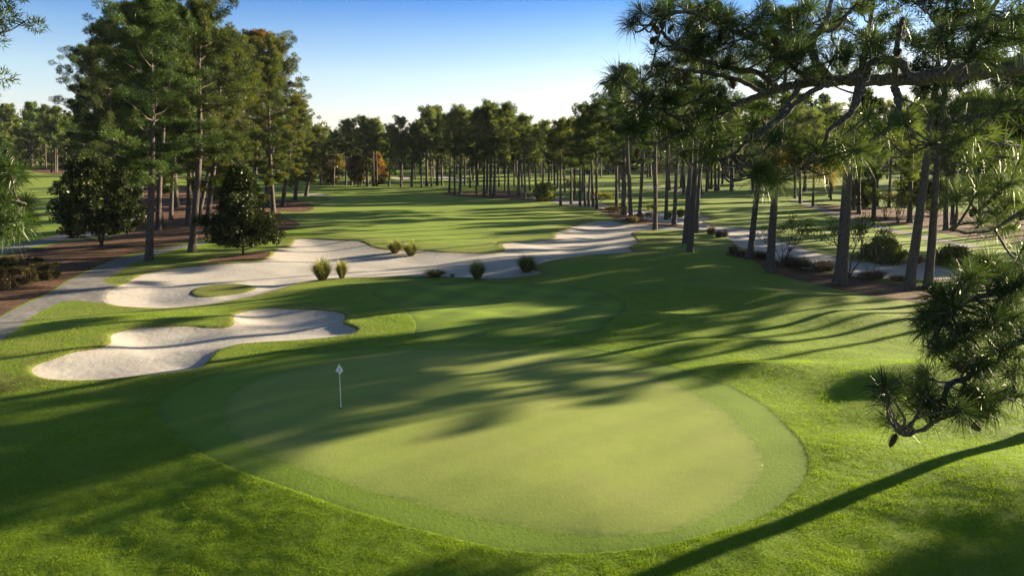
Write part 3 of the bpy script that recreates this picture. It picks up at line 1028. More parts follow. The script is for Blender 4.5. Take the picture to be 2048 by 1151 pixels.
NEAR = [
    pine_proto(cb=0.34, Rc=6.4, nl=53, clumps=8, K=170, L=0.38, W=0.038, crad=0.66),
    pine_proto(cb=0.38, Rc=5.8, nl=48, clumps=8, K=170, L=0.38, W=0.038, crad=0.66),
    pine_proto(cb=0.46, Rc=5.6, nl=43, clumps=8, K=170, L=0.38, W=0.038, crad=0.66),
    pine_proto(cb=0.20, Rc=5.6, nl=61, clumps=7, K=170, L=0.38, W=0.038, crad=0.66),
    pine_proto(cb=0.50, Rc=5.2, nl=38, clumps=8, K=180, L=0.40, W=0.042),
    pine_proto(cb=0.50, Rc=4.4, nl=18, clumps=5, K=110, L=0.4, W=0.042, crad=0.62),
    pine_proto(cb=0.60, Rc=4.8, nl=20, clumps=6, K=150, L=0.4, W=0.042, crad=0.75),
    pine_proto(cb=0.54, Rc=5.0, nl=20, clumps=6, K=150, L=0.4, W=0.042, crad=0.72),
    pine_proto(cb=0.58, Rc=3.2, nl=17, clumps=5, K=120, L=0.4, W=0.042, crad=0.55),
    pine_proto(cb=0.30, Rc=8.6, nl=30, clumps=8, K=150, L=0.4, W=0.042, crad=0.8),  # wide low crown, shaped for the shadow of an unseen pine
]
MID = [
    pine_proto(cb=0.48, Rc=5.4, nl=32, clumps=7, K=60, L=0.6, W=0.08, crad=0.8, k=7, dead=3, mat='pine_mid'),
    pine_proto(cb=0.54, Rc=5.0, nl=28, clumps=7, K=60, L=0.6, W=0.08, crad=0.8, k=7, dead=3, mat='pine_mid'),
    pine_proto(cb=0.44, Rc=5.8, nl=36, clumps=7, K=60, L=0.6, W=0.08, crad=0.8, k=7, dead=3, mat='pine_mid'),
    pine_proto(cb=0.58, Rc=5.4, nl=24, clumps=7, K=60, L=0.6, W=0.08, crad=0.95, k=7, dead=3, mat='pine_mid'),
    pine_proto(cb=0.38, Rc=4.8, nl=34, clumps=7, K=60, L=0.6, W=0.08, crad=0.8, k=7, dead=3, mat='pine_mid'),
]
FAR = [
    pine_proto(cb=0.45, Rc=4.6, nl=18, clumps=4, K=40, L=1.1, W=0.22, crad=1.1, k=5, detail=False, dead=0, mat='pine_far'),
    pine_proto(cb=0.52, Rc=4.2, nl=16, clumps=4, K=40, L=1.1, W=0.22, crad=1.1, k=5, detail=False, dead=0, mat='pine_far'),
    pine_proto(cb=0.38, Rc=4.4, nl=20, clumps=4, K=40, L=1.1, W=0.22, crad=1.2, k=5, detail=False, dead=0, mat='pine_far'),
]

# ---------------- the grove beyond the winding path
GL = 'pines of the tall grove by the cart path'
LEFT = [  # base px, via (top) px, trunk width px, proto, label, crown material
    ((298, 521), (308, 6), 15, 0, 'tall straight pine rising beside the cart path, nearest trunk of its grove', None),
    ((384, 503), (414, 8), 15, 1, 'tall pine leaning gently, trunk curving up between path and pointed magnolia', None),
    ((413, 467), (452, 60), 12, 3, 'pale trunked pine standing just behind the gently leaning pine', 'pine_gold'),
    ((284, 435), (262, 14), 14, 2, 'thick pine right behind the tall straight pine beside the path', None),
    ((316, 460), (340, 20), 11, 4, 'slim pine with slanting lower trunk next to the straight path pine', None),
    ((324, 455), (300, 70), 9, 3, 'thin pine tucked against the slanting slim pine in the grove', None),
    ((342, 440), (352, 60), 8, 1, 'thin pine in the grove between two thick trunks, straw at its foot', 'pine_gold'),
    ((376, 450), (384, 40), 10, 2, 'mid sized pine behind the curving trunk in the grove', None),
    ((397, 435), (470, 90), 9, 0, 'dark slim pine deep in the grove near the pale trunk', 'pine_gold'),
    ((353, 415), (330, 45), 10, 2, 'short looking trunk far inside the grove on brown straw', None),
    ((228, 425), (215, 48), 12, 3, 'dark pine rising right behind the wide magnolia', None),
    ((200, 395), (182, 98), 11, 0, 'spreading pine at the outer edge of the grove above the wide magnolia', None),
    ((178, 388), (150, 200), 8, 3, 'low pine leaning out of the grove toward the shady fairway', None),
    ((508, 405), (518, 68), 9, 4, 'rust topped pine with browning needles behind the pointed magnolia', 'pine_rust'),
    ((533, 412), (556, 82), 13, 1, 'tall pine with gently leaning trunk at the fairway end of the grove', 'pine_gold'),
    ((547, 425), (530, 120), 9, 3, 'pine with crooked trunk leaning against its fairway end neighbour', 'pine_gold'),
    ((565, 412), (592, 195), 9, 3, 'shorter pine on the fairway edge of the grove with low green boughs', 'pine_gold'),
    ((590, 400), (604, 205), 8, 3, 'low branched pine at the fairway end of the grove, third from its tip', 'pine_gold'),
    ((612, 392), (632, 255), 7, 3, 'short leafy pine closing the fairway end of the grove', 'pine_gold'),
    ((240, 400), (232, 110), 9, 3, 'leafy pine behind the wide magnolia, left of the straight path pine', None),
    ((440, 395), (440, 130), 8, 3, 'leafy pine filling the grove between curving and rust topped trunks', None),
    ((255, 385), (190, 150), 8, 3, 'slanting leafy pine at the outer back of the grove', None),
    ((390, 392), (370, 140), 8, 3, 'leafy low boughed pine at the back of the grove', None),
    ((470, 400), (482, 110), 9, 0, 'pine in the grove behind the tip of the pointed magnolia', 'pine_gold'),
]
for b, v, wpx, pi_, lab, cm in LEFT:
    put_pine(NEAR[pi_], lab, ground_at(*b), v, None, wpx, GL, crown_mat=cm)

# ---------------- pines right of the green
GR = 'tall pines on the straw bank right of the green'
RIGHTT = [  # base, via, width, height, proto, label
    ((1380, 503), (1390, 325), 13, 27, 6, 'dark straight pine at the crest, front one of a tight trio'),
    ((1371, 486), (1378, 330), 12, 27, 7, 'pine half hidden behind the crest trio front trunk'),
    ((1392, 465), (1401, 333), 9, 26, 6, 'slim leaning pine, rearmost of the crest trio'),
    ((1500, 515), (1514, 387), 13, 24, 7, 'leaning pine just past the crest trio on the straw bank'),
    ((1540, 544), (1550, 387), 17, 26, 6, 'straight pine on the straw bank beside the yellow leaved small tree'),
    ((1680, 567), (1703, 333), 24, 29, 7, 'thickest pine on the straw bank, lichen grey at its foot'),
    ((1817, 579), (1848, 366), 20, 29, 6, 'strongly leaning pine, nearer to green of the leaning pair'),
    ((1856, 575), (1873, 378), 17, 28, 7, 'upright looking pine of the leaning pair by the needle branches'),
    ((1310, 457), (1313, 330), 9, 27, 7, 'slim pine on the straw islet beside the winding bunker end'),
    ((1348, 448), (1353, 340), 9, 27, 6, 'pine on the straw islet behind the crest, right of its slim neighbour'),
    ((1332, 436), (1334, 350), 8, 25, 6, 'shorter trunk behind the straw islet next to the sand strip'),
    ((1279, 428), (1284, 340), 7, 26, 7, 'thin pine between the scrub and the sand strip'),
    ((1262, 443), (1258, 320), 9, 28, 7, 'pine standing right at the scrub above the winding bunker end'),
    ((1247, 428), (1249, 330), 11, 29, 0, 'thick dark pine behind the scrub above the winding bunker end'),
    ((1233, 420), (1233, 340), 7, 28, 1, 'slim pine at the fairway corner left of the thick scrub pine'),
]
for b, v, wpx, h, pi_, lab in RIGHTT:
    put_pine(NEAR[pi_], lab, ground_at(*b), v, h, wpx, GR)

# ---------------- pine row behind the fairway
GC = 'pine row behind the striped fairway'
ROW1 = [(1121, 410), (1142, 407), (1160, 411), (1170, 413), (1177, 412), (1187, 415), (1193, 418)]
ROW2 = [(899, 384), (910, 388), (920, 388), (953, 389), (968, 391), (974, 388), (981, 392), (988, 392), (1017, 396), (1036, 391), (1050, 397)]
ROW3 = [(692, 370), (703, 370), (721, 370), (735, 373), (747, 372), (754, 372), (778, 373), (802, 374), (823, 374), (844, 374), (853, 372), (863, 373), (874, 371), (884, 371), (641, 371), (667, 370)]
ROW4 = [(940, 376), (1010, 384), (1060, 382), (1072, 372), (1085, 376), (1097, 372), (1109, 384), (1115, 378), (930, 370), (955, 372), (998, 374), (1028, 372), (1045, 374), (1130, 384), (1150, 388), (1165, 384)]
tops = [(600, 285), (670, 255), (690, 243), (705, 240), (735, 228), (760, 245), (780, 235), (800, 232), (830, 240), (850, 225), (880, 220), (905, 213), (930, 222), (960, 214), (990, 215), (1020, 212), (1050, 232), (1080, 236), (1110, 240), (1140, 235), (1165, 220), (1190, 216), (1210, 215), (1240, 200), (1300, 190)]
tx, ty = [a for a, b in tops], [b for a, b in tops]


def row(L, label, protos, dt, wpx):
    for i, (px, py) in enumerate(L):
        top = float(np.interp(px, tx, ty)) + dt + rng.uniform(-8, 16)
        put_pine(protos[(i * 7 + 3) % len(protos)], label, ground_at(px, py), (px + rng.normal() * 4, top), None, wpx * rng.uniform(0.85, 1.25), GC)


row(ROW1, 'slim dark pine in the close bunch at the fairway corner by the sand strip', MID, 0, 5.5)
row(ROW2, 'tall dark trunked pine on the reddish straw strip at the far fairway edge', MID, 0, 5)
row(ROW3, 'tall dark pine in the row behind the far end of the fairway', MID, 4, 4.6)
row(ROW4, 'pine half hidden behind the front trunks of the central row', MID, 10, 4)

# ---------------- further pines
GF_ = 'distant pines'
far_spots = []
for px in np.linspace(600, 1240, 46):
    far_spots.append((px + rng.normal() * 6, rng.uniform(346, 362), np.interp(px, tx, ty) + 16 + rng.uniform(-4, 26), 'distant pine glimpsed through the central row of trunks'))
for px in np.linspace(-60, 205, 26):
    far_spots.append((px + rng.normal() * 4, rng.uniform(331, 346), np.interp(px, [-60, 20, 60, 90, 140, 205], [205, 215, 207, 213, 222, 230]) + rng.uniform(-4, 26), 'distant pine beyond the shady fairway behind the wide magnolia'))
for px in np.linspace(1240, 2120, 44):
    far_spots.append((px + rng.normal() * 8, rng.uniform(352, 384), 205 + rng.uniform(-30, 45), 'distant pine beyond the sunny fairway and tall trunks'))
for px in np.linspace(430, 660, 16):
    far_spots.append((px + rng.normal() * 5, rng.uniform(348, 358), 265 + rng.uniform(-12, 25), 'distant pine glimpsed behind the tall grove'))
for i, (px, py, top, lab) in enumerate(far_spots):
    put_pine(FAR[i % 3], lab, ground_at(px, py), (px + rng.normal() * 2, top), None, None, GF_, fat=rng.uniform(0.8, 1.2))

# trunks standing on the sunny side beyond the path
for b, v, wpx, lab in [((1747, 440), (1748, 250), 9, 'dark pine behind the slanting path, tallest beside bare shrubs'), ((1718, 428), (1721, 240), 8, 'pine behind the slanting path by the dark round tree'), ((1819, 445), (1822, 230), 10, 'pine beyond the path seen just left of the leaning pine'),
                       ((1892, 461), (1898, 220), 11, 'pine past the leaning pair on sunlit straw'), ((1905, 449), (1908, 240), 9, 'slim pine behind the sunlit straw past the leaning pair'), ((1600, 407), (1602, 235), 6, 'thin pine where the slanting path meets the fairway'),
                       ((1590, 396), (1591, 230), 5, 'thin pine further along the slanting path end'), ((1463, 382), (1465, 225), 7, 'pine standing alone on the far sunny fairway edge'), ((1430, 382), (1431, 228), 5, 'thin pine, one of a close pair on the far sunny fairway edge'),
                       ((1437, 381), (1440, 232), 5, 'thinner pine of the close pair at the far sunny edge'), ((1417, 378), (1418, 236), 5, 'small trunked pine left of the close pair at the far sunny edge'), ((1960, 455), (1966, 190), 10, 'pine half covered by pale needle tufts past the leaning pair'),
                       ((2010, 470), (2020, 150), 12, 'broad pine behind the pale needle tufts at the edge'), ((1660, 395), (1662, 215), 6, 'pine behind the thickest bank pine beyond the path')]:
    put_pine(MID[random.randrange(5)], lab, ground_at(*b), v, None, wpx, 'pines beyond the slanting path')

# ------------------------------------------------------------------ pines outside the frame whose shadows lie on the grass
def world_pine(x, y, h, proto, label, group, lean=(0, 0), fat=1.0, **kw):
    B = np.array([x, y, zg(x, y)])
    root = put_pine(proto, label, B, None, h, None, group, fat=fat, **kw)
    return root


# (offset across the sunlight, distance along it, height, kind, thickness)
SHADE = [(-16.0, 44, 27, 9, 1.0), (-9.6, 98, 27, 4, 1.0), (-30.6, 98, 26, 8, 1), (-32.6, 90, 26, 8, 1), (-34.4, 110, 28, 8, 1), (-36.2, 75, 27, 4, 1.0), (-38.4, 118, 28, 8, .9), (-42.2, 88, 27, 2, 1), (-43, 118, 27, 5, 1), (-40.6, 130, 28, 5, 1), (-46, 134, 28, 8, 1), (-46.5, 154, 28, 4, 1), (-50, 158, 28, 2, 1), (-54, 156, 28, 4, 1), (-57, 140, 28, 2, 1), (-61, 136, 28, 4, 1), (-65, 142, 28, 2, 1), (-70, 148, 28, 4, 1), (-76, 158, 28, 2, 1)]  # unseen pines, set out for the shadows they throw into view
SHADE = [(math.sin(SUN_AZ) * a + math.cos(SUN_AZ) * p, math.cos(SUN_AZ) * a - math.sin(SUN_AZ) * p, h, k, f) for p, a, h, k, f in SHADE]
for i, (x, y, h, pi_, fat) in enumerate(SHADE):
    world_pine(x, y, h, NEAR[pi_], 'unseen tall pine out of view, placed for its shadow on the grass', 'pines past the edge of view', fat=fat)
world_pine(-35.6, 46.0, 27, NEAR[4], 'pine whose dark boughs poke in at the upper corner of the sky', 'pines past the edge of view')

# more pines in the middle distance behind the straw bank
for i in range(46):
    px = 1230 + i * 20 + rng.normal() * 7
    py = rng.uniform(392, 425) if px > 1620 else rng.uniform(374, 392)
    if i % 2:
        continue
    put_pine(MID[i % 5], 'middle distance pine with dark crown behind the straw bank trunks', ground_at(px, py), (px + rng.normal() * 5, rng.uniform(195, 262)), None, rng.uniform(4, 7), 'pines beyond the slanting path')


# ------------------------------------------------------------------ a far-off wood closing the horizon
def far_wood():
    mb = MB()
    cen, rad = [], []
    for r0_, nn in ((450, 120), (540, 150), (700, 190)):
        for k in range(nn):
            a = R(-52 + 104 * (k + rng.uniform(0, 1)) / nn)
            rr = r0_ + rng.uniform(-40, 40)
            x, y = math.sin(a) * rr, math.cos(a) * rr
            z0 = float(zt(x, y))
            h = rng.uniform(17, 26)
            for q in range(14):
                cen.append((x + rng.normal() * 4.5, y + rng.normal() * 4, z0 + h * rng.uniform(0.02, 1.0)))
                rad.append(rng.uniform(2.2, 4.0))
    blades(mb, np.array(cen), np.array(rad), 34, 2.4, 0.75)
    tag(mb.obj('far_wood', MAT['pine_far']), 'dark wood closing the horizon far behind all fairways', 'wood', kind='stuff')


far_wood()


# ------------------------------------------------------------------ near pine with the long limb
def tuft(mb, c, d, n, L, tint, spread=0.85, wd=0.0024):
    """a pompom of long needles round a shoot tip"""
    dirs = nrm(d * (1 - spread * 0.35) + rdirs(n) * spread)
    ln = L * rng.uniform(0.65, 1.15, (n, 1))
    b = c + dirs * 0.015 + d * rng.uniform(-0.10, 0.03, (n, 1))
    droop = np.array([0, 0, -1.0]) * (rng.uniform(0.05, 0.38, (n, 1)) * ln)
    mid = b + dirs * ln * 0.55
    tip = b + dirs * ln + droop
    sd = nrm(np.cross(dirs, rdirs(n))) * wd * rng.uniform(0.8, 1.3, (n, 1))
    v = np.stack([b - sd * 0.7, b + sd * 0.7, mid - sd, mid + sd, tip], 1).reshape(-1, 3)
    k = np.arange(n)[:, None] * 5
    q = k + np.array([[0, 1, 3, 2]])
    t = k + np.array([[2, 3, 4]])
    a = np.clip(tint + rng.normal(size=n) * 0.18, 0, 1)
    mb.add(v, tris=t, quads=q, a=np.repeat(a, 5))


def cone_mesh():
    """an open pine cone hanging down from the origin, 0.17 m long"""
    mb = MB()
    zz = np.linspace(0, -0.17, 9)
    rr = np.array([0.006, 0.022, 0.032, 0.036, 0.036, 0.032, 0.026, 0.018, 0.004])
    tube(mb, np.stack([0 * zz, 0 * zz, zz], 1), rr, 8)
    for i in range(90):
        t = (i + 0.5) / 90
        z = -0.012 - 0.148 * t
        r = float(np.interp(-z, -zz, rr))
        a = i * 2.39996
        o = np.array([math.cos(a), math.sin(a), 0])
        s_ = np.array([-math.sin(a), math.cos(a), 0])
        b = o * r * 0.8 + np.array([0, 0, z])
        L = 0.022 * (0.6 + 0.6 * math.sin(math.pi * min(1, t + 0.15)))
        tip = b + o * L + np.array([0, 0, -0.010 + 0.012 * t])
        w_ = 0.011
        up = np.array([0, 0, 0.005])
        mb.add([b - s_ * w_ * .6, b + s_ * w_ * .6, tip + s_ * w_, tip - s_ * w_, tip + up + s_ * w_ * .8, tip + up - s_ * w_ * .8], quads=[(0, 1, 2, 3), (3, 2, 4, 5), (5, 4, 1, 0)])
    return mb.mesh('pine_cone', MAT['cone'])


CONE = cone_mesh()


def near_pine(label, foot, trunk_r, height, limbs, regions, cones, mats, L=0.24, n_need=145, twig_r=0.010, stubs=(), nmax=1.3, wd=0.0020):
    root = empty('pine_tree', Vector(foot))
    tag(root, label, 'pine tree')
    F0 = np.array(foot)
    u = np.linspace(0, 1, 24)
    tk = MB()
    P = np.stack([0.12 * np.sin(u * 5), 0.1 * np.sin(u * 4 + 1), u * height - 0.3 * (u == 0)], 1)
    tube(tk, P, trunk_r * (1 - 0.75 * u) + 0.3 * trunk_r * np.exp(-u * height / 0.6), 14, rough=0.02)
    tk.obj('trunk', MAT['near_bark'], root, True)
    allp, allr = [], []
    for depth, r_px, pts, from_trunk in limbs:
        dp = np.broadcast_to(np.asarray(depth, float), (len(pts),)) if not hasattr(depth, '__len__') else np.interp(np.linspace(0, 1, len(pts)), np.linspace(0, 1, len(depth)), depth)
        W = [at_depth(px, py, d_) for (px, py), d_ in zip(pts, dp)]
        rp = np.interp(np.linspace(0, 1, len(pts)), np.linspace(0, 1, len(r_px)), r_px) / F * dp
        if from_trunk:
            zt_ = W[0][2] + from_trunk
            tp = F0 + np.array([0, 0, 0.0])
            tp[2] = zt_
            W = [tp] + W
            rp = np.concatenate([[rp[0] * 1.25], rp])
        n = max(10, 5 * len(W))
        C = curve(W, n)
        C += rng.normal(size=C.shape) * 0.006
        rr = np.interp(np.linspace(0, 1, n), np.linspace(0, 1, len(rp)), rp)
        mb = MB()
        tube(mb, C - F0, rr, 9, rough=0.05)
        mb.obj('branch', MAT['branch'], root, True)
        allp.append(C[3:])
        allr.append(rr[3:])
    B = np.concatenate(allp)
    cr = MB()

    def twig_to(c, rs=1.0):
        d2 = np.linalg.norm(B - c, axis=1) + rng.uniform(0, 0.12, len(B))
        b = B[np.argmin(d2)]
        v = c - b
        ln = np.linalg.norm(v)
        side = rdirs(1)[0] * ln * 0.16
        pts = [b, b + v * 0.4 + side + np.array([0, 0, -0.08 * ln]), c - v * 0.12 + side * 0.2, c]
        C = curve(pts, 9)
        cr.m = 1
        r_ = (twig_r + 0.006 * min(ln, 1.2)) * rs
        tube(cr, C, np.linspace(r_, twig_r * 0.55, 9), 5)
        d = nrm(C[-1] - C[-3])
        # bare shoots on the way
        if ln > 0.45 and rng.uniform() < 0.6:
            k = rng.integers(3, 7)
            q = C[k] + rdirs(1)[0] * 0.16
            tube(cr, np.array([C[k], 0.5 * (C[k] + q) + [0, 0, -.02], q]), np.array([0.007, 0.006, 0.004]), 4)
        return d

    for cx, cy, rx, ry, cnt, depth, lo, hi_, mi in regions:
        for i in range(cnt):
            while True:
                q = rng.uniform(-1, 1, 2)
                if q @ q < 1:
                    break
            c = at_depth(cx + q[0] * rx, cy + q[1] * ry, depth + rng.uniform(-0.7, 0.7))
            d = twig_to(c)
            d = nrm(d * 0.8 + np.array([0, 0, 0.45]) + rdirs(1)[0] * 0.35)
            cr.m = mi
            tuft(cr, c, d, int(n_need * rng.uniform(0.7, nmax)), L * rng.uniform(0.85, 1.12), rng.uniform(lo, hi_), wd=wd)
    for px, py, depth in stubs:
        c = at_depth(px, py, depth)
        twig_to(c, 2.2)
    cr.v = [v - F0 for v in cr.v]
    cr.obj('crown', mats, root)
    for px, py, depth, sc in cones:
        c = at_depth(px, py, depth)
        d2 = np.linalg.norm(B - c, axis=1)
        b = B[np.argmin(d2)]
        v = nrm(c - b)
        mb = MB()
        o = bpy.data.objects.new('pine_cone', CONE)
        COL.objects.link(o)
        o.parent = root
        o.location = Vector(c - F0)
        o.scale = (sc * 0.66, sc * 0.66, sc * 0.74)
        o.rotation_euler = (rng.normal() * 0.45, rng.normal() * 0.45, rng.uniform(0, 6))
    return root


LIMBS = [
    ((8.6, 8.3, 8.0, 7.8, 7.6), (21, 18.5, 14.5, 11.5, 9, 7, 5.5, 4.2, 3.1, 2.4), [(2130, 112), (2048, 128), (1975, 140), (1910, 147), (1850, 154), (1784, 160), (1720, 162), (1660, 161), (1596, 169), (1555, 179), (1517, 192), (1471, 209), (1434, 234), (1388, 254), (1338, 275), (1308, 288), (1279, 284), (1263, 263)], 0.25),
    ((8.0, 7.9), (8, 9, 7, 6), [(1816, 158), (1812, 140), (1801, 126), (1776, 119), (1742, 126), (1713, 146), (1690, 160)], 0),
    ((8.0, 7.8), (8, 7, 5, 4, 3), [(1738, 138), (1722, 175), (1713, 208), (1684, 242), (1659, 258), (1650, 284), (1617, 325), (1596, 342)], 0),
    ((8.0, 7.9), (8, 8, 6, 5, 3), [(1786, 168), (1797, 196), (1792, 234), (1776, 259), (1750, 271)], 0),
    ((7.9, 7.6), (6, 5, 4, 3), [(1667, 167), (1638, 175), (1600, 200), (1567, 234), (1534, 259), (1492, 284), (1467, 309), (1434, 321), (1400, 309)], 0),
    ((7.9, 7.6), (5, 4, 3), [(1600, 171), (1575, 209), (1550, 242), (1500, 271), (1450, 292), (1400, 300)], 0),
    ((7.9, 7.6), (6, 5, 4, 3), [(1640, 166), (1617, 158), (1575, 125), (1525, 88), (1467, 63), (1417, 42), (1379, 25)], 0),
    ((7.8, 7.5), (6, 5, 4, 3), [(1555, 176), (1517, 146), (1467, 138), (1408, 121), (1367, 100), (1338, 79), (1321, 63), (1304, 46)], 0),
    ((7.6, 7.5), (3, 2.5), [(1367, 98), (1345, 95), (1325, 90), (1312, 72)], 0),
    ((7.8, 7.6), (5, 4, 3), [(1530, 186), (1471, 159), (1417, 146), (1379, 142), (1350, 138)], 0),
    ((7.6, 7.5), (4, 3, 2.5), [(1388, 252), (1340, 230), (1300, 205), (1270, 185), (1246, 160)], 0),
    ((7.6, 7.5), (3, 2.5), [(1310, 205), (1290, 185), (1286, 160)], 0),
    ((8.0, 8.0), (9, 8, 5, 4), [(1660, 158), (1630, 120), (1625, 85), (1640, 60), (1651, 42), (1660, 8), (1668, -30)], 0),
    ((8.0, 8.0), (4, 3, 2.5), [(1640, 62), (1670, 58), (1696, 29), (1713, 8)], 0),
    ((8.1, 7.8), (6, 5, 4), [(1790, 150), (1792, 100), (1800, 60), (1806, 35)], 0),
    ((8.1, 7.8), (6, 5, 4), [(1930, 140), (1945, 100), (1965, 60), (1985, 20), (2010, -30)], 0),
    ((8.1, 7.8), (5, 4, 3), [(1880, 150), (1900, 120), (1890, 80), (1880, 50)], 0),
    ((7.6, 7.4), (6, 5, 4, 3), [(2110, 300), (2048, 298), (1992, 288), (1950, 279), (1908, 267), (1875, 250)], 1.0),
    ((7.6, 7.4), (5, 4, 3), [(2110, 320), (2048, 317), (1950, 317), (1888, 300), (1863, 288)], 0.8),
    ((8.0, 7.8), (6, 4, 3), [(1930, 155), (1915, 170), (1928, 190), (1935, 205), (1920, 228), (1880, 255)], 0),
    ((7.2, 7.0), (5, 4, 3, 2.5), [(2110, 410), (2048, 425), (2013, 442), (1984, 459), (1943, 465), (1901, 462)], 1.4),
    ((7.2, 7.0), (6, 4, 3), [(2110, 395), (2040, 400), (1990, 420), (1950, 425)], 1.4),
    ((7.3, 7.0), (8, 6, 5, 4), [(2130, 520), (2048, 548), (1990, 582), (1930, 605), (1885, 645)], 1.6),
    ((7.3, 7.0), (8, 7, 6, 5, 4, 3), [(2120, 650), (2075, 672), (2022, 688), (1986, 703), (1965, 728), (1934, 754), (1897, 769), (1887, 811), (1866, 846), (1834, 863), (1808, 870), (1793, 862)], 1.8),
    ((7.3, 7.0), (6, 4, 3), [(2090, 680), (2048, 707), (2030, 740), (2028, 780)], 1.8),
]
d1, d2, d3 = 7.7, 7.3, 7.0
REGIONS = [
    (1262, 42, 16, 16, 3, 7.5, .1, .4, 0), (1300, 30, 24, 24, 3, 7.5, .1, .4, 0), (1345, 20, 40, 28, 6, d1, .1, .5, 0), (1405, 40, 50, 40, 8, d1, .1, .5, 0), (1480, 45, 55, 45, 9, d1, .1, .6, 0), (1560, 45, 60, 45, 10, d1, .1, .6, 0), (1640, 35, 50, 40, 6, 8.0, .2, .7, 0), (1705, 10, 40, 22, 3, 8.0, .3, .7, 0),
    (1340, 88, 30, 20, 3, 7.5, .1, .4, 0), (1400, 100, 50, 30, 6, d1, .1, .4, 0), (1470, 105, 55, 40, 7, d1, .1, .5, 0), (1550, 110, 55, 35, 7, d1, .1, .5, 0), (1620, 115, 40, 35, 5, d1, .1, .5, 0), (1700, 100, 45, 35, 5, d1, .2, .7, 0),
    (1352, 135, 25, 12, 3, 7.5, .1, .4, 0), (1240, 163, 14, 12, 2, 7.5, .1, .4, 0), (1286, 152, 6, 6, 1, 7.5, .1, .4, 0), (1330, 160, 8, 8, 1, 7.5, .1, .4, 0),
    (1270, 215, 35, 22, 5, 7.5, .1, .5, 0), (1340, 205, 50, 22, 6, 7.6, .1, .5, 0), (1420, 200, 50, 22, 5, 7.7, .1, .4, 0), (1300, 255, 50, 22, 6, 7.5, .1, .5, 0), (1390, 255, 55, 25, 7, 7.6, .1, .5, 0), (1470, 265, 50, 28, 6, 7.6, .2, .7, 0), (1550, 285, 40, 25, 4, 7.7, .3, .8, 0),
    (1400, 305, 40, 14, 4, 7.5, .3, .8, 0), (1545, 310, 16, 16, 2, 7.5, .5, .9, 2), (1650, 335, 24, 14, 2, 7.6, .4, .8, 2), (1545, 350, 40, 18, 4, 7.5, .2, .9, 3), (1500, 345, 30, 18, 3, 7.5, .3, .8, 0), (1620, 315, 40, 30, 5, 7.7, .3, .8, 0), (1690, 300, 40, 26, 5, 7.7, .2, .9, 3),
    (1735, 255, 45, 30, 5, d1, .2, .9, 3), (1815, 235, 45, 35, 5, d1, .2, .9, 3), (1870, 190, 30, 20, 2, d1, .2, .9, 3),
    (1770, 95, 40, 30, 5, 8.0, .3, .8, 0), (1805, 45, 14, 14, 2, 8.0, .3, .8, 0), (1870, 75, 35, 35, 6, 8.0, .2, .7, 0), (1950, 55, 45, 45, 9, 8.0, .1, .6, 0), (2025, 45, 35, 45, 7, 8.0, .1, .6, 0), (1985, 110, 50, 20, 5, 8.0, .1, .6, 0),
    (1950, 215, 50, 25, 5, d2, .2, .9, 3), (2020, 215, 35, 35, 6, d2, .2, .9, 3), (1890, 275, 45, 25, 5, d2, .2, .9, 3), (1980, 290, 55, 30, 8, d2, .2, .9, 3), (2035, 340, 25, 40, 5, d2, .2, .9, 3), (1940, 340, 40, 22, 4, d2, .2, .9, 3),
    (1940, 395, 30, 20, 5, d3, .4, 1., 3), (1995, 385, 40, 30, 7, d3, .4, 1., 3), (2035, 430, 22, 40, 5, d3, .4, 1., 3), (1980, 440, 30, 12, 3, d3, .4, 1., 3),
    (2015, 520, 40, 40, 9, d3, .2, .7, 0), (1960, 560, 45, 35, 10, d3, .2, .7, 0), (1900, 600, 35, 35, 10, d3, .1, .6, 0), (2020, 600, 35, 50, 10, d3, .1, .5, 0), (1875, 645, 30, 30, 9, d3, .1, .5, 0), (1945, 650, 50, 40, 12, d3, .1, .5, 0), (2020, 670, 35, 45, 10, d3, .1, .5, 0), (1880, 695, 30, 22, 6, d3, .1, .5, 0),
    (1955, 735, 45, 32, 10, d3, .1, .5, 0), (2030, 755, 25, 40, 6, d3, .1, .5, 0), (1830, 765, 40, 22, 6, d3, .1, .5, 0), (1785, 790, 22, 24, 4, d3, .1, .5, 0), (1785, 845, 16, 14, 2, d3, .1, .5, 0), (1850, 820, 40, 26, 8, d3, .1, .5, 0), (1920, 805, 40, 32, 8, d3, .1, .5, 0), (1990, 800, 35, 25, 5, d3, .1, .5, 0),
]
CONES = [(1307, 46, 7.4, 1), (1323, 42, 7.4, .9), (1309, 76, 7.4, .95), (1371, 142, 7.4, 1.05), (1347, 48, 7.6, .9), (1383, 35, 7.6, .9), (1546, 72, 7.6, 1.2), (1455, 112, 7.5, 1.15), (1462, 152, 7.5, 1.1), (1440, 182, 7.5, .9), (1290, 186, 7.4, .9), (1297, 184, 7.4, .8), (1369, 298, 7.4, 1), (1362, 300, 7.4, .9), (1430, 312, 7.4, .8), (1577, 284, 7.4, .8), (1590, 314, 7.4, .9), (1600, 318, 7.4, .9), (1924, 274, 7.0, 1.1), (1955, 280, 7.0, 1.), (1274, 296, 7.4, .9), (1418, 2, 7.6, 1), (1440, 4, 7.6, .9), (1690, 100, 7.8, 1.1), (1698, 112, 7.8, 1), (1802, 98, 7.8, .9),
         (1793, 866, 6.8, 1.15), (1945, 845, 6.8, 1.05), (1917, 727, 6.8, 1), (1885, 810, 6.8, .9), (1950, 415, 6.8, .9)]
MAT['needle_old'] = leaf_mat('longleaf_needles_old', (0.07, 0.048, 0.012), (0.17, 0.115, 0.028), trans=0.4, gloss=0.2, rough=0.45, hue=0.0)
MAT['needle_lit'] = leaf_mat('longleaf_needles_lit', (0.026, 0.045, 0.018), (0.092, 0.122, 0.048), trans=0.38, gloss=0.14, rough=0.42, hue=0.0)  # lighter copy of the near needles, sunlit glow put into the colour
FOOT = (9.2, 8.6, zg(9.2, 8.6))
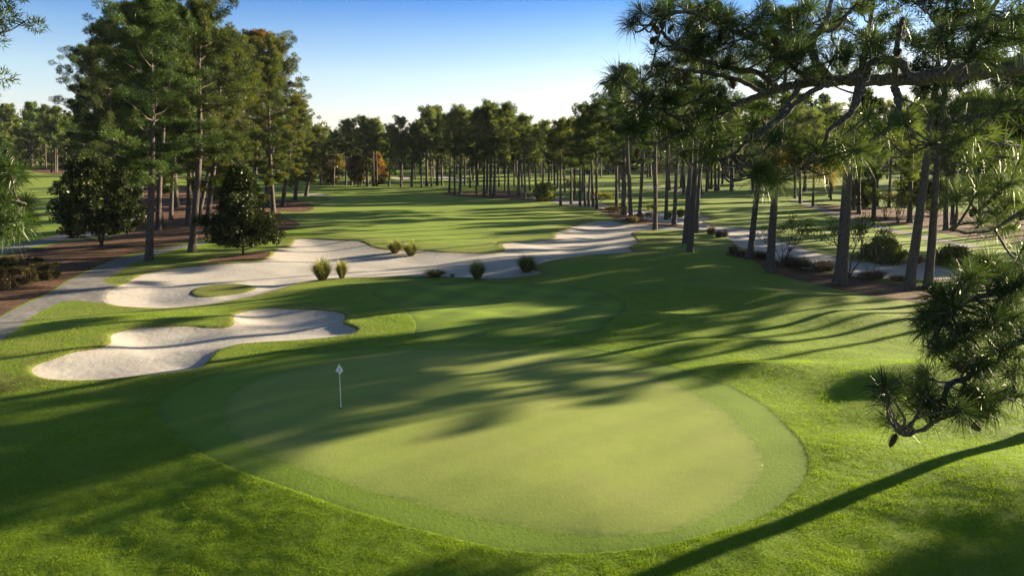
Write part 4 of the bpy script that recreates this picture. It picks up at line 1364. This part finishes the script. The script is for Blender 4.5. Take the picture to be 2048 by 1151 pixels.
near_pine('near longleaf pine whose thick bare limb and needle pompoms hang into view', FOOT, 0.36, 26, LIMBS, REGIONS, CONES, [MAT['needle'], MAT['branch'], MAT['needle_old'], MAT['needle_lit']], stubs=[(1905, 178, 8.0), (1815, 195, 7.9), (1696, 30, 8.0), (1630, 95, 7.9)])

LIMBS_L = [
    ((9.4, 8.8), (5, 4, 3), [(-60, 470), (-20, 440), (20, 425), (45, 410)], 0.5),
    ((9.4, 8.8), (5, 4, 3), [(-60, 400), (-25, 380), (10, 365), (30, 345)], 0.5),
    ((9.4, 8.8), (5, 4, 3), [(-60, 350), (-25, 330), (5, 318), (12, 300)], 0.5),
    ((9.4, 8.8), (4, 3), [(-60, 500), (-20, 480), (10, 470), (30, 455)], 0.5),
]
REG_L = [(8, 318, 16, 14, 6, 8.8, .5, 1., 0), (16, 352, 26, 18, 9, 8.8, .5, 1., 0), (-5, 390, 25, 20, 8, 8.8, .4, .9, 0), (26, 405, 26, 16, 9, 8.8, .5, 1., 0), (38, 440, 24, 18, 10, 8.8, .4, 1., 0), (0, 440, 24, 22, 9, 8.8, .4, .9, 0), (10, 468, 26, 10, 6, 8.8, .2, .8, 0), (-15, 350, 20, 40, 8, 9.0, .4, .9, 0)]
FL = at_depth(-260, 430, 9.5)
near_pine('bright green young pine at the edge in front of the shady fairway', (FL[0], FL[1], zg(FL[0], FL[1])), 0.16, 15, LIMBS_L, REG_L, [(20, 346, 8.5, 0.9)], [MAT['needle_pale'], MAT['branch'], MAT['needle_old']], L=0.215, n_need=110, wd=0.0035)


# ------------------------------------------------------------------ broadleaf trees and shrubs
def grow(mb, p, d, ln, r, depth, tips, up=0.1, spread=0.6, nseg=4):
    pts = [p]
    q = p.copy()
    for i in range(nseg):
        d = nrm(d + rdirs(1)[0] * 0.16 + np.array([0, 0, up * 0.3]))
        q = q + d * ln / nseg
        pts.append(q.copy())
    pts = np.array(pts)
    tube(mb, pts, np.linspace(r, r * 0.62, len(pts)), 6 if r > 0.04 else 4)
    if depth == 0:
        tips.append(q)
        return
    for k in range(rng.integers(2, 4)):
        nd = nrm(d + rdirs(1)[0] * spread + np.array([0, 0, up]))
        grow(mb, q, nd, ln * rng.uniform(0.6, 0.9), r * 0.6, depth - 1, tips, up, spread)


def small_tree(label, cat, name, base, wpx, hpx, mat, stems=4, depth=3, K=26, L=0.18, W=0.10, crad=0.4, group=None, bark='twig', spread=0.6, tintr=(0.2, 0.9), r=0.05, stemlen=0.34):
    B = ground_at(*base)
    dep = B[1] * math.cos(PITCH) + (CAMZ - B[2]) * math.sin(PITCH)
    w_, h_ = wpx / F * dep, hpx / F * dep
    root = empty(name, Vector(B))
    tag(root, label, cat, group)
    mb = MB()
    tips = []
    for i in range(stems):
        a = 6.283 * i / stems + rng.normal() * 0.3
        d = nrm(np.array([math.cos(a) * 0.45 * w_ / h_, math.sin(a) * 0.45 * w_ / h_, 1.0]))
        grow(mb, np.array([0.06 * math.cos(a), 0.06 * math.sin(a), -0.1]), d, h_ * stemlen, r * h_ / 4, depth, tips, 0.15, spread)
    T = np.array(tips)
    sx = np.array([w_ * 0.5 / max(0.3, np.percentile(np.abs(T[:, 0]), 92)), w_ * 0.5 / max(0.3, np.percentile(np.abs(T[:, 1]), 92)), h_ * 0.93 / T[:, 2].max()])
    mb.v = [v * sx for v in mb.v]
    T = T * sx
    mb.obj('trunk', MAT[bark], root, True)
    if K:
        cr = MB()
        leaves(cr, T, crad, K, L, W, tint=rng.uniform(*tintr, len(T)))
        cr.obj('crown', MAT[mat], root)
    return root


def dense_tree(label, base, wpx, hpx, mat, shape, n=260, K=90, L=0.30, W=0.14, crad=0.55, stems=2, name='magnolia_tree', cat='tree', group=None, trunk_h=0.15, tintr=(0.1, 0.9), bark='twig', r=0.16):
    """shape(t): crown half width (fraction) at height fraction t above the crown's foot"""
    B = ground_at(*base)
    dep = B[1] * math.cos(PITCH) + (CAMZ - B[2]) * math.sin(PITCH)
    w_, h_ = wpx / F * dep, hpx / F * dep
    root = empty(name, Vector(B))
    tag(root, label, cat, group)
    tk = MB()
    for i in range(stems):
        a = 6.283 * i / max(1, stems) + 0.6
        top = np.array([math.cos(a) * w_ * 0.08 * (stems > 1), math.sin(a) * w_ * 0.08 * (stems > 1), h_ * 0.86])
        mid = top * np.array([1.1, 1.1, 0.35])
        C = curve([np.array([0, 0, -0.2]), mid * 0.5, mid, top], 14)
        tube(tk, C, np.linspace(r, 0.03, 14), 9)
    tk.obj('trunk', MAT[bark], root, True)
    cr = MB()
    cen, rad, tin = [], [], []
    for i in range(n):
        t = rng.uniform(0, 1)
        hw = shape(t) * w_ * 0.5
        a = rng.uniform(0, 6.283)
        lump = 1 + 0.22 * math.sin(a * 3 + 9 * t) + 0.15 * math.sin(a * 5 - 14 * t)
        q = rng.uniform(0.25, 1.0) ** 0.45 * hw * lump * rng.uniform(0.8, 1.06)
        c = np.array([math.cos(a) * q, math.sin(a) * q, h_ * (trunk_h + (0.98 - trunk_h) * t)])
        cen.append(c)
        rad.append(crad * rng.uniform(0.6, 1.2))
        tin.append(rng.uniform(*tintr))
        if i % 4 == 0:
            cr.m = 1
            s = np.array([0, 0, c[2] - q * 0.35])
            tube(cr, np.array([s, 0.5 * (s + c) + [0, 0, -0.05 * q], c]), np.array([0.05, 0.035, 0.015]), 4)
    cr.m = 0
    leaves(cr, np.array(cen), np.array(rad), K, L, W, tint=np.array(tin))
    cr.obj('crown', [MAT[mat], MAT[bark]], root)
    return root


dense_tree('wide dark magnolia with bronze tinged leaves beside the narrow grey path', (203, 492), 150, 176, 'magnolia', lambda t: 0.72 + 0.32 * math.sin(math.pi * min(1, t * 1.5 + 0.12)) if t < 0.35 else 1.04 * math.sqrt(max(0, 1 - ((t - 0.3) / 0.72) ** 2)) + 0.04, n=420, K=100, L=0.34, W=0.17, crad=0.62, stems=3, trunk_h=0.17)
dense_tree('pointed dark glossy magnolia standing by the long winding bunker', (487, 510), 140, 178, 'magnolia', lambda t: 0.80 + 0.25 * t / 0.2 if t < 0.2 else max(0.07, 1.05 * (1 - (t - 0.2) / 0.85) ** 0.95), n=400, K=100, L=0.32, W=0.16, crad=0.58, stems=1, trunk_h=0.14)
dense_tree('dark round broadleaf tree behind the slanting path', (1718, 418), 62, 60, 'broad', lambda t: math.sin(math.pi * (0.12 + 0.84 * t)) ** 0.6, n=130, K=60, L=0.4, W=0.2, crad=0.9, name='broadleaf_tree', trunk_h=0.12)
dense_tree('dark broadleaf tree glimpsed beside the leaning pair beyond the path', (1822, 430), 70, 80, 'broad', lambda t: math.sin(math.pi * (0.12 + 0.84 * t)) ** 0.6, n=130, K=60, L=0.4, W=0.2, crad=0.9, name='broadleaf_tree', trunk_h=0.25)
dense_tree('dark broadleaf tree just past the leaning pair beyond the path', (1864, 440), 66, 80, 'broad', lambda t: math.sin(math.pi * (0.12 + 0.84 * t)) ** 0.6, n=120, K=60, L=0.4, W=0.2, crad=0.9, name='broadleaf_tree', trunk_h=0.25)
dense_tree('bright orange autumn tree glimpsed between the row of pines', (757, 368), 36, 60, 'orange', lambda t: 0.55 + 0.5 * t / 0.25 if t < 0.25 else max(0.1, 1.05 * (1 - (t - 0.25) / 0.8)), n=90, K=60, L=0.6, W=0.32, crad=1.25, name='autumn_tree', trunk_h=0.05, stems=1, r=0.3)
dense_tree('olive bush tree with russet tinge below the grove end', (663, 368), 50, 60, 'rustbush', lambda t: math.sin(math.pi * (0.12 + 0.80 * t)) ** 0.6, n=110, K=46, L=0.9, W=0.5, crad=1.5, name='broadleaf_tree', trunk_h=0.12, stems=1, r=0.3)
dense_tree('golden autumn tree peeping past the grove edge', (652, 356), 26, 66, 'orange', lambda t: math.sin(math.pi * (0.12 + 0.80 * t)) ** 0.7, n=90, K=40, L=0.9, W=0.5, crad=1.4, name='autumn_tree', trunk_h=0.08, stems=1, r=0.3, tintr=(0, .4))
dense_tree('round pale green shrub standing on the sandy corner of the fairway', (1088, 402), 40, 34, 'yellowgreen', lambda t: math.sin(math.pi * (0.14 + 0.80 * t)) ** 0.6, n=110, K=50, L=0.5, W=0.25, crad=0.9, name='round_shrub', cat='shrub', trunk_h=0.1, stems=2, r=0.12)
dense_tree('russet leaved young tree between grove and striped fairway', (716, 372), 36, 60, 'rustbush', lambda t: math.sin(math.pi * (0.12 + 0.80 * t)) ** 0.6, n=90, K=40, L=0.9, W=0.4, crad=1.4, name='broadleaf_tree', trunk_h=0.2, stems=1, r=0.25)
dense_tree('green shrub at the foot of the grove beside its pale trunk', (438, 398), 50, 46, 'broad', lambda t: math.sin(math.pi * (0.14 + 0.80 * t)) ** 0.6, n=100, K=50, L=0.5, W=0.25, crad=0.9, name='round_shrub', cat='shrub', trunk_h=0.06, stems=2, r=0.12)
dense_tree('dark spreading shrub mass beside the sand strip under bare branches', (1765, 522), 90, 44, 'broad', lambda t: math.sin(math.pi * (0.3 + 0.65 * t)) ** 0.6, n=150, K=60, L=0.25, W=0.1, crad=0.5, name='spreading_shrub', cat='shrub', trunk_h=0.05, stems=3, r=0.06)
dense_tree('low leafy shrub beyond the sand strip past the leaning pair', (1905, 528), 80, 34, 'broad', lambda t: math.sin(math.pi * (0.3 + 0.65 * t)) ** 0.6, n=120, K=50, L=0.25, W=0.1, crad=0.5, name='spreading_shrub', cat='shrub', trunk_h=0.05, stems=3, r=0.06, tintr=(.3, 1))

small_tree('small many stemmed tree with yellowing leaves by the straw bank', 'tree', 'crape_myrtle', (1566, 533), 92, 116, 'yellowgreen', stems=5, depth=3, K=16, L=0.22, W=0.10, crad=0.42)
small_tree('open small tree with dark green leaf sprays before the thickest pine', 'tree', 'crape_myrtle', (1697, 553), 120, 124, 'broad', stems=4, depth=3, K=22, L=0.26, W=0.11, crad=0.5, tintr=(.4, 1))
small_tree('bare pale twigged small tree right of the thickest pine', 'tree', 'crape_myrtle', (1738, 558), 74, 78, 'broad', stems=3, depth=4, K=1, L=0.1, W=0.05, crad=0.3, bark='paletwig')
small_tree('bare brown bush tree behind the slanting path beside pine trunks', 'tree', 'crape_myrtle', (1771, 440), 46, 62, 'rustbush', stems=5, depth=4, K=8, L=0.25, W=0.1, crad=0.6, r=0.06)
small_tree('olive tinted bare bush tree behind the slanting path', 'tree', 'crape_myrtle', (1795, 446), 40, 64, 'yellowgreen', stems=5, depth=4, K=8, L=0.25, W=0.1, crad=0.6, r=0.06)
small_tree('small airy tree on the sandy strip behind the corner pines', 'tree', 'crape_myrtle', (1150, 399), 40, 44, 'yellowgreen', stems=3, depth=3, K=12, L=0.5, W=0.2, crad=0.8, r=0.07)
small_tree('low yellow green bush at the sandy fairway corner', 'shrub', 'low_shrub', (1197, 404), 44, 22, 'yellowgreen', stems=6, depth=3, K=14, L=0.4, W=0.16, crad=0.6)
small_tree('upright leafy sapling on the sand strip between two pine trunks', 'shrub', 'low_shrub', (1301, 432), 14, 28, 'yellowgreen', stems=4, depth=2, K=16, L=0.3, W=0.12, crad=0.4)
small_tree('pale twigged sapling in front of the box hedges', 'tree', 'crape_myrtle', (50, 522), 44, 58, 'yellowgreen', stems=2, depth=3, K=4, L=0.14, W=0.07, crad=0.3, bark='paletwig', r=0.03)
small_tree('thin twiggy sapling behind the left box hedges', 'tree', 'crape_myrtle', (12, 520), 30, 60, 'yellowgreen', stems=3, depth=3, K=3, L=0.14, W=0.07, crad=0.3, bark='paletwig', r=0.03)
for px, py, w_, h_, lab in ((1237, 436, 34, 24, 'dry scrub bush at the winding bunker end below the thick pine'), (1287, 443, 34, 18, 'low dry scrub bush between islet pine and bunker end'), (1222, 428, 24, 16, 'small scrub bush at the fairway corner'), (1265, 447, 20, 14, 'smallest dry scrub bush at the foot of a pine by the bunker end')):
    small_tree(lab, 'shrub', 'scrub_bush', (px, py), w_, h_, 'rustbush', stems=7, depth=3, K=10, L=0.22, W=0.09, crad=0.35)


def hedge(label, base, wpx, hpx, deep, mat='hedge', n=1):
    B = ground_at(*base)
    dep = B[1] * math.cos(PITCH) + (CAMZ - B[2]) * math.sin(PITCH)
    w_, h_ = wpx / F * dep, hpx / F * dep
    root = empty('box_hedge', Vector(B))
    tag(root, label, 'hedge', 'clipped hedges by the cart path')
    tk = MB()
    for i in range(6):
        x = (i + .5) / 6 * w_ - w_ / 2
        tube(tk, np.array([[x, 0, -0.1], [x + .05, .05, h_ * .4], [x + .1, 0, h_ * .8]]), np.array([.04, .03, .015]), 5)
    tk.obj('trunk', MAT['twig'], root)
    cr = MB()
    m = int(w_ * deep * h_ * 26)
    c = rng.uniform(-1, 1, (m, 3))
    c = np.sign(c) * np.abs(c) ** 0.55
    c = c * np.array([w_ / 2, deep / 2, h_ / 2 * 0.92]) + np.array([0, 0, h_ * 0.5])
    leaves(cr, c, 0.22, 60, 0.10, 0.06, tint=rng.uniform(0.1, 0.8, m))
    cr.obj('foliage', MAT[mat], root)


hedge('clipped box hedge nearest to the picture edge by the cart path', (6, 577), 34, 42, 1.9)
hedge('middle clipped box hedge on the straw beside the cart path', (45, 567), 40, 34, 1.8)
hedge('rounded brown hedge nearest the curve of the cart path', (90, 557), 46, 32, 1.8)
hedge('long low green hedge behind the clipped box hedges', (40, 532), 84, 16, 1.4, mat='broad')


def grass_clump(label, base, wpx, hpx, mat='tuftgrass', n=520, group='grass clumps in the bunker', name='grass_clump', wb=0.012):
    B = ground_at(*base)
    dep = B[1] * math.cos(PITCH) + (CAMZ - B[2]) * math.sin(PITCH)
    w_, h_ = 1.18 * wpx / F * dep, 1.12 * hpx / F * dep
    n = int(n * 2.2)
    th = rng.uniform(0, 6.283, n)
    ph = np.radians(80 * rng.uniform(0, 1, n) ** 0.55)
    o = np.stack([np.cos(th), np.sin(th), 0 * th], 1)
    ln = rng.uniform(0.62, 1.08, n) * np.where(rng.uniform(size=n) < 0.12, 1.18, 1.0)
    b = o * (rng.uniform(0, 1, n) ** 0.6 * 0.13 * w_)[:, None] - np.array([0, 0, 0.04])
    if group and group.startswith('pinkish'):
        lobes = rng.uniform(-1, 1, (4, 3)) * np.array([0.34 * w_, 0.25 * w_, 0])
        k4 = rng.integers(0, 4, n)
        b = b + lobes[k4]
        ln = ln * np.array([1.0, 0.82, 0.7, 0.9])[k4]
    ex = (np.sin(ph) ** 0.8 * ln * w_ * 0.54)[:, None] * o
    ez = np.cos(ph * 0.82) * ln * h_
    zz = np.array([0, 0, 1.0])
    m1 = b + ex * 0.48 + zz * (ez * 0.72 + 0.10 * h_)[:, None]
    tip = b + ex + zz * (ez * 0.94 + 0.03)[:, None]
    sd = np.stack([-np.sin(th), np.cos(th), 0 * th], 1) * 0.011 * dep / 70 * (w_ / 2.2) ** 0.5
    v = np.stack([b - sd, b + sd, m1 - sd, m1 + sd, tip], 1).reshape(-1, 3)
    k = np.arange(n)[:, None] * 5
    mb = MB()
    tint = np.clip(rng.uniform(0, 0.75, n), 0, 1)
    tv = np.stack([tint * 0.7, tint * 0.7, tint, tint, np.minimum(1, tint + 0.3)], 1).ravel()
    mb.add(v, tris=k + np.array([[2, 3, 4]]), quads=k + np.array([[0, 1, 3, 2]]), a=tv)
    o_ = mb.obj(name, MAT[mat])
    o_.location = Vector(B)
    tag(o_, label, 'grass clump', group)


for px, py, w_, h_, lab in ((645, 560, 50, 44, 'widest grass clump at the near edge of the long winding bunker'), (684, 556, 30, 36, 'narrower grass clump touching the widest one at the bunker edge'), (955, 557, 40, 36, 'lone round grass clump at the near bunker edge'), (1053, 541, 48, 34, 'broad grass clump where bunker sand meets the crest slope'),
                            (790, 503, 36, 26, 'dark grass clump on the fairway tip side of the bunker'), (822, 506, 38, 28, 'lighter grass clump paired on the fairway tip side')):
    grass_clump(lab, (px, py), w_, h_)
grass_clump('low flat tussock lying at the near edge of the long bunker', (871, 552), 44, 13, n=700)
grass_clump('tiny dark grass sprig beside the flat tussock', (905, 553), 14, 9, n=90)
for px, py, w_, h_, lab in ((1463, 505, 26, 18, 'pinkish grass clump by the crest trio of pines'), (1484, 510, 20, 13, 'small pinkish grass clump before the leaning bank pine'), (1521, 517, 30, 18, 'pinkish grass clump between two bank pines'), (1572, 527, 34, 20, 'pinkish grass clump at the foot of the yellowing small tree'), (1602, 531, 36, 22, 'wide pinkish grass clump beside the sand strip'),
                            (1645, 540, 46, 24, 'dark grass clump left of the thickest pine foot'), (1728, 557, 30, 16, 'grass clump right of the thickest pine foot'), (1757, 557, 44, 20, 'pinkish grass clump between thickest pine and leaning pair'), (1795, 560, 40, 14, 'low grass clump at the foot of the leaning pair'), (1417, 468, 20, 18, 'purple tinged round grass clump behind the crest trio'), (1444, 474, 22, 16, 'green grey round grass clump behind the crest trio'),
                            (1840, 524, 34, 22, 'tall dry grass clump beyond the sand strip between the leaning pair')):
    grass_clump(lab, (px, py), w_, h_, 'pinkgrass', 420, 'pinkish grass clumps along the straw bank')
for px, py, w_, h_, lab in ((1361, 432, 22, 18, 'pale green grass clump by the islet pines'), (1338, 433, 16, 14, 'smaller pale grass clump by the islet pines'), (1790, 522, 46, 24, 'tall grass clump merging with the dark shrub mass')):
    grass_clump(lab, (px, py), w_, h_, 'tuftgrass', 360, 'pale grass clumps by the sand strip')


# ------------------------------------------------------------------ the flag
def flagstick():
    B = ground_at(682, 815)
    d = ray(682, 728)
    top = CAM + d * (B[1] / d[1])
    H = top[2] - B[2]
    root = empty('golf_flagstick', Vector(B))
    tag(root, 'slim white flagstick with limp white flag standing in the putting green', 'flagstick')
    mb = MB()
    zz = np.linspace(-0.02, H, 12)
    tube(mb, np.stack([0 * zz, 0 * zz, zz], 1), np.where(zz < 0.5 * H, 0.017, 0.014), 10)
    mb.obj('pole', MAT['white'], root, True)
    fl = MB()
    plan = np.array([(-.19, .00), (-.13, -.05), (-.07, -.035), (-.035, -.075), (.0, -.05), (.03, -.085), (.07, -.06), (.12, -.04), (.175, .01), (.10, .05), (.03, .03), (-.05, .055), (-.12, .04)])
    lv = [(H + 0.01, 0.05), (H - 0.05, 0.16), (H - 0.12, 0.40), (H - 0.20, 0.66), (H - 0.28, 0.88), (H - 0.345, 1.0), (H - 0.385, 0.85), (H - 0.41, 0.50), (H - 0.425, 0.3)]
    n = len(plan)
    V = []
    for i, (z, s) in enumerate(lv):
        for j, (x, y) in enumerate(plan):
            sag = 0.045 * math.sin(j * 1.7) * (i >= 5) - 0.07 * (i >= 6) * (j in (3, 4, 5, 6))
            V.append((x * s, y * s * (1 + 0.15 * math.sin(i * 1.3 + j)), z + sag))
    i = np.arange(len(lv) - 1)[:, None] * n
    j = np.arange(n)[None]
    q = np.stack([i + j, i + (j + 1) % n, i + n + (j + 1) % n, i + n + j], -1).reshape(-1, 4)
    fl.add(V, quads=q)
    f = fl.obj('flag', MAT['cloth'], root, True)
    em = MB()
    Va = np.array(V).reshape(len(lv), n, 3)
    sub = Va[2:6, 4:7].copy()
    sub[..., 1] -= 0.006
    cc = sub.reshape(-1, 3).mean(0)
    sub = cc + (sub - cc) * np.array([0.85, 1.0, 0.8])
    sub[..., 1] -= 0.006
    ids = np.arange(12).reshape(4, 3)
    em.add(sub.reshape(-1, 3), quads=[(ids[a, b], ids[a, b + 1], ids[a + 1, b + 1], ids[a + 1, b]) for a in range(3) for b in range(2)])
    em.obj('emblem', MAT['emblem'], f)
    cp = MB()
    a = np.linspace(0, 2 * math.pi, 25)[:-1]
    ring = np.stack([0.085 * np.cos(a), 0.085 * np.sin(a), 0 * a + 0.006], 1)
    low = ring * np.array([0.9, .9, 0]) + np.array([0, 0, -0.1])
    k = np.arange(24)
    cp.add(np.vstack([ring, low]), quads=np.stack([k, (k + 1) % 24, 24 + (k + 1) % 24, 24 + k], 1))
    cp.add(np.vstack([ring * np.array([1, 1, 0]) + np.array([0, 0, 0.005]), [[0, 0, 0.005]]]), tris=np.stack([k, (k + 1) % 24, 0 * k + 24], 1))  # dark disc across the hole stands in for the shade inside
    cp.obj('cup', MAT['cup'], root)


flagstick()


def haze_box():
    m, nt, out = new_mat('haze_air')
    v = N(nt, 'ShaderNodeVolumePrincipled')
    v.inputs['Color'].default_value = (0.80, 0.88, 1.0, 1)
    v.inputs['Density'].default_value = 0.00004
    v.inputs['Anisotropy'].default_value = 0.3
    nt.links.new(v.outputs[0], out.inputs['Volume'])
    mb = MB()
    x0, x1, y0, y1, z0, z1 = -1800, 1800, -1800, 1800, float(GZ.min()) - 1, max(60.0, float(GZ.max()) + 5)
    V = [(x, y, z) for z in (z0, z1) for x, y in ((x0, y0), (x1, y0), (x1, y1), (x0, y1))]
    mb.add(V, quads=[(3, 2, 1, 0), (4, 5, 6, 7), (0, 1, 5, 4), (1, 2, 6, 5), (2, 3, 7, 6), (3, 0, 4, 7)])
    tag(mb.obj('haze', m), 'thin pale haze in the air over the whole course', 'haze', kind='stuff')


haze_box()
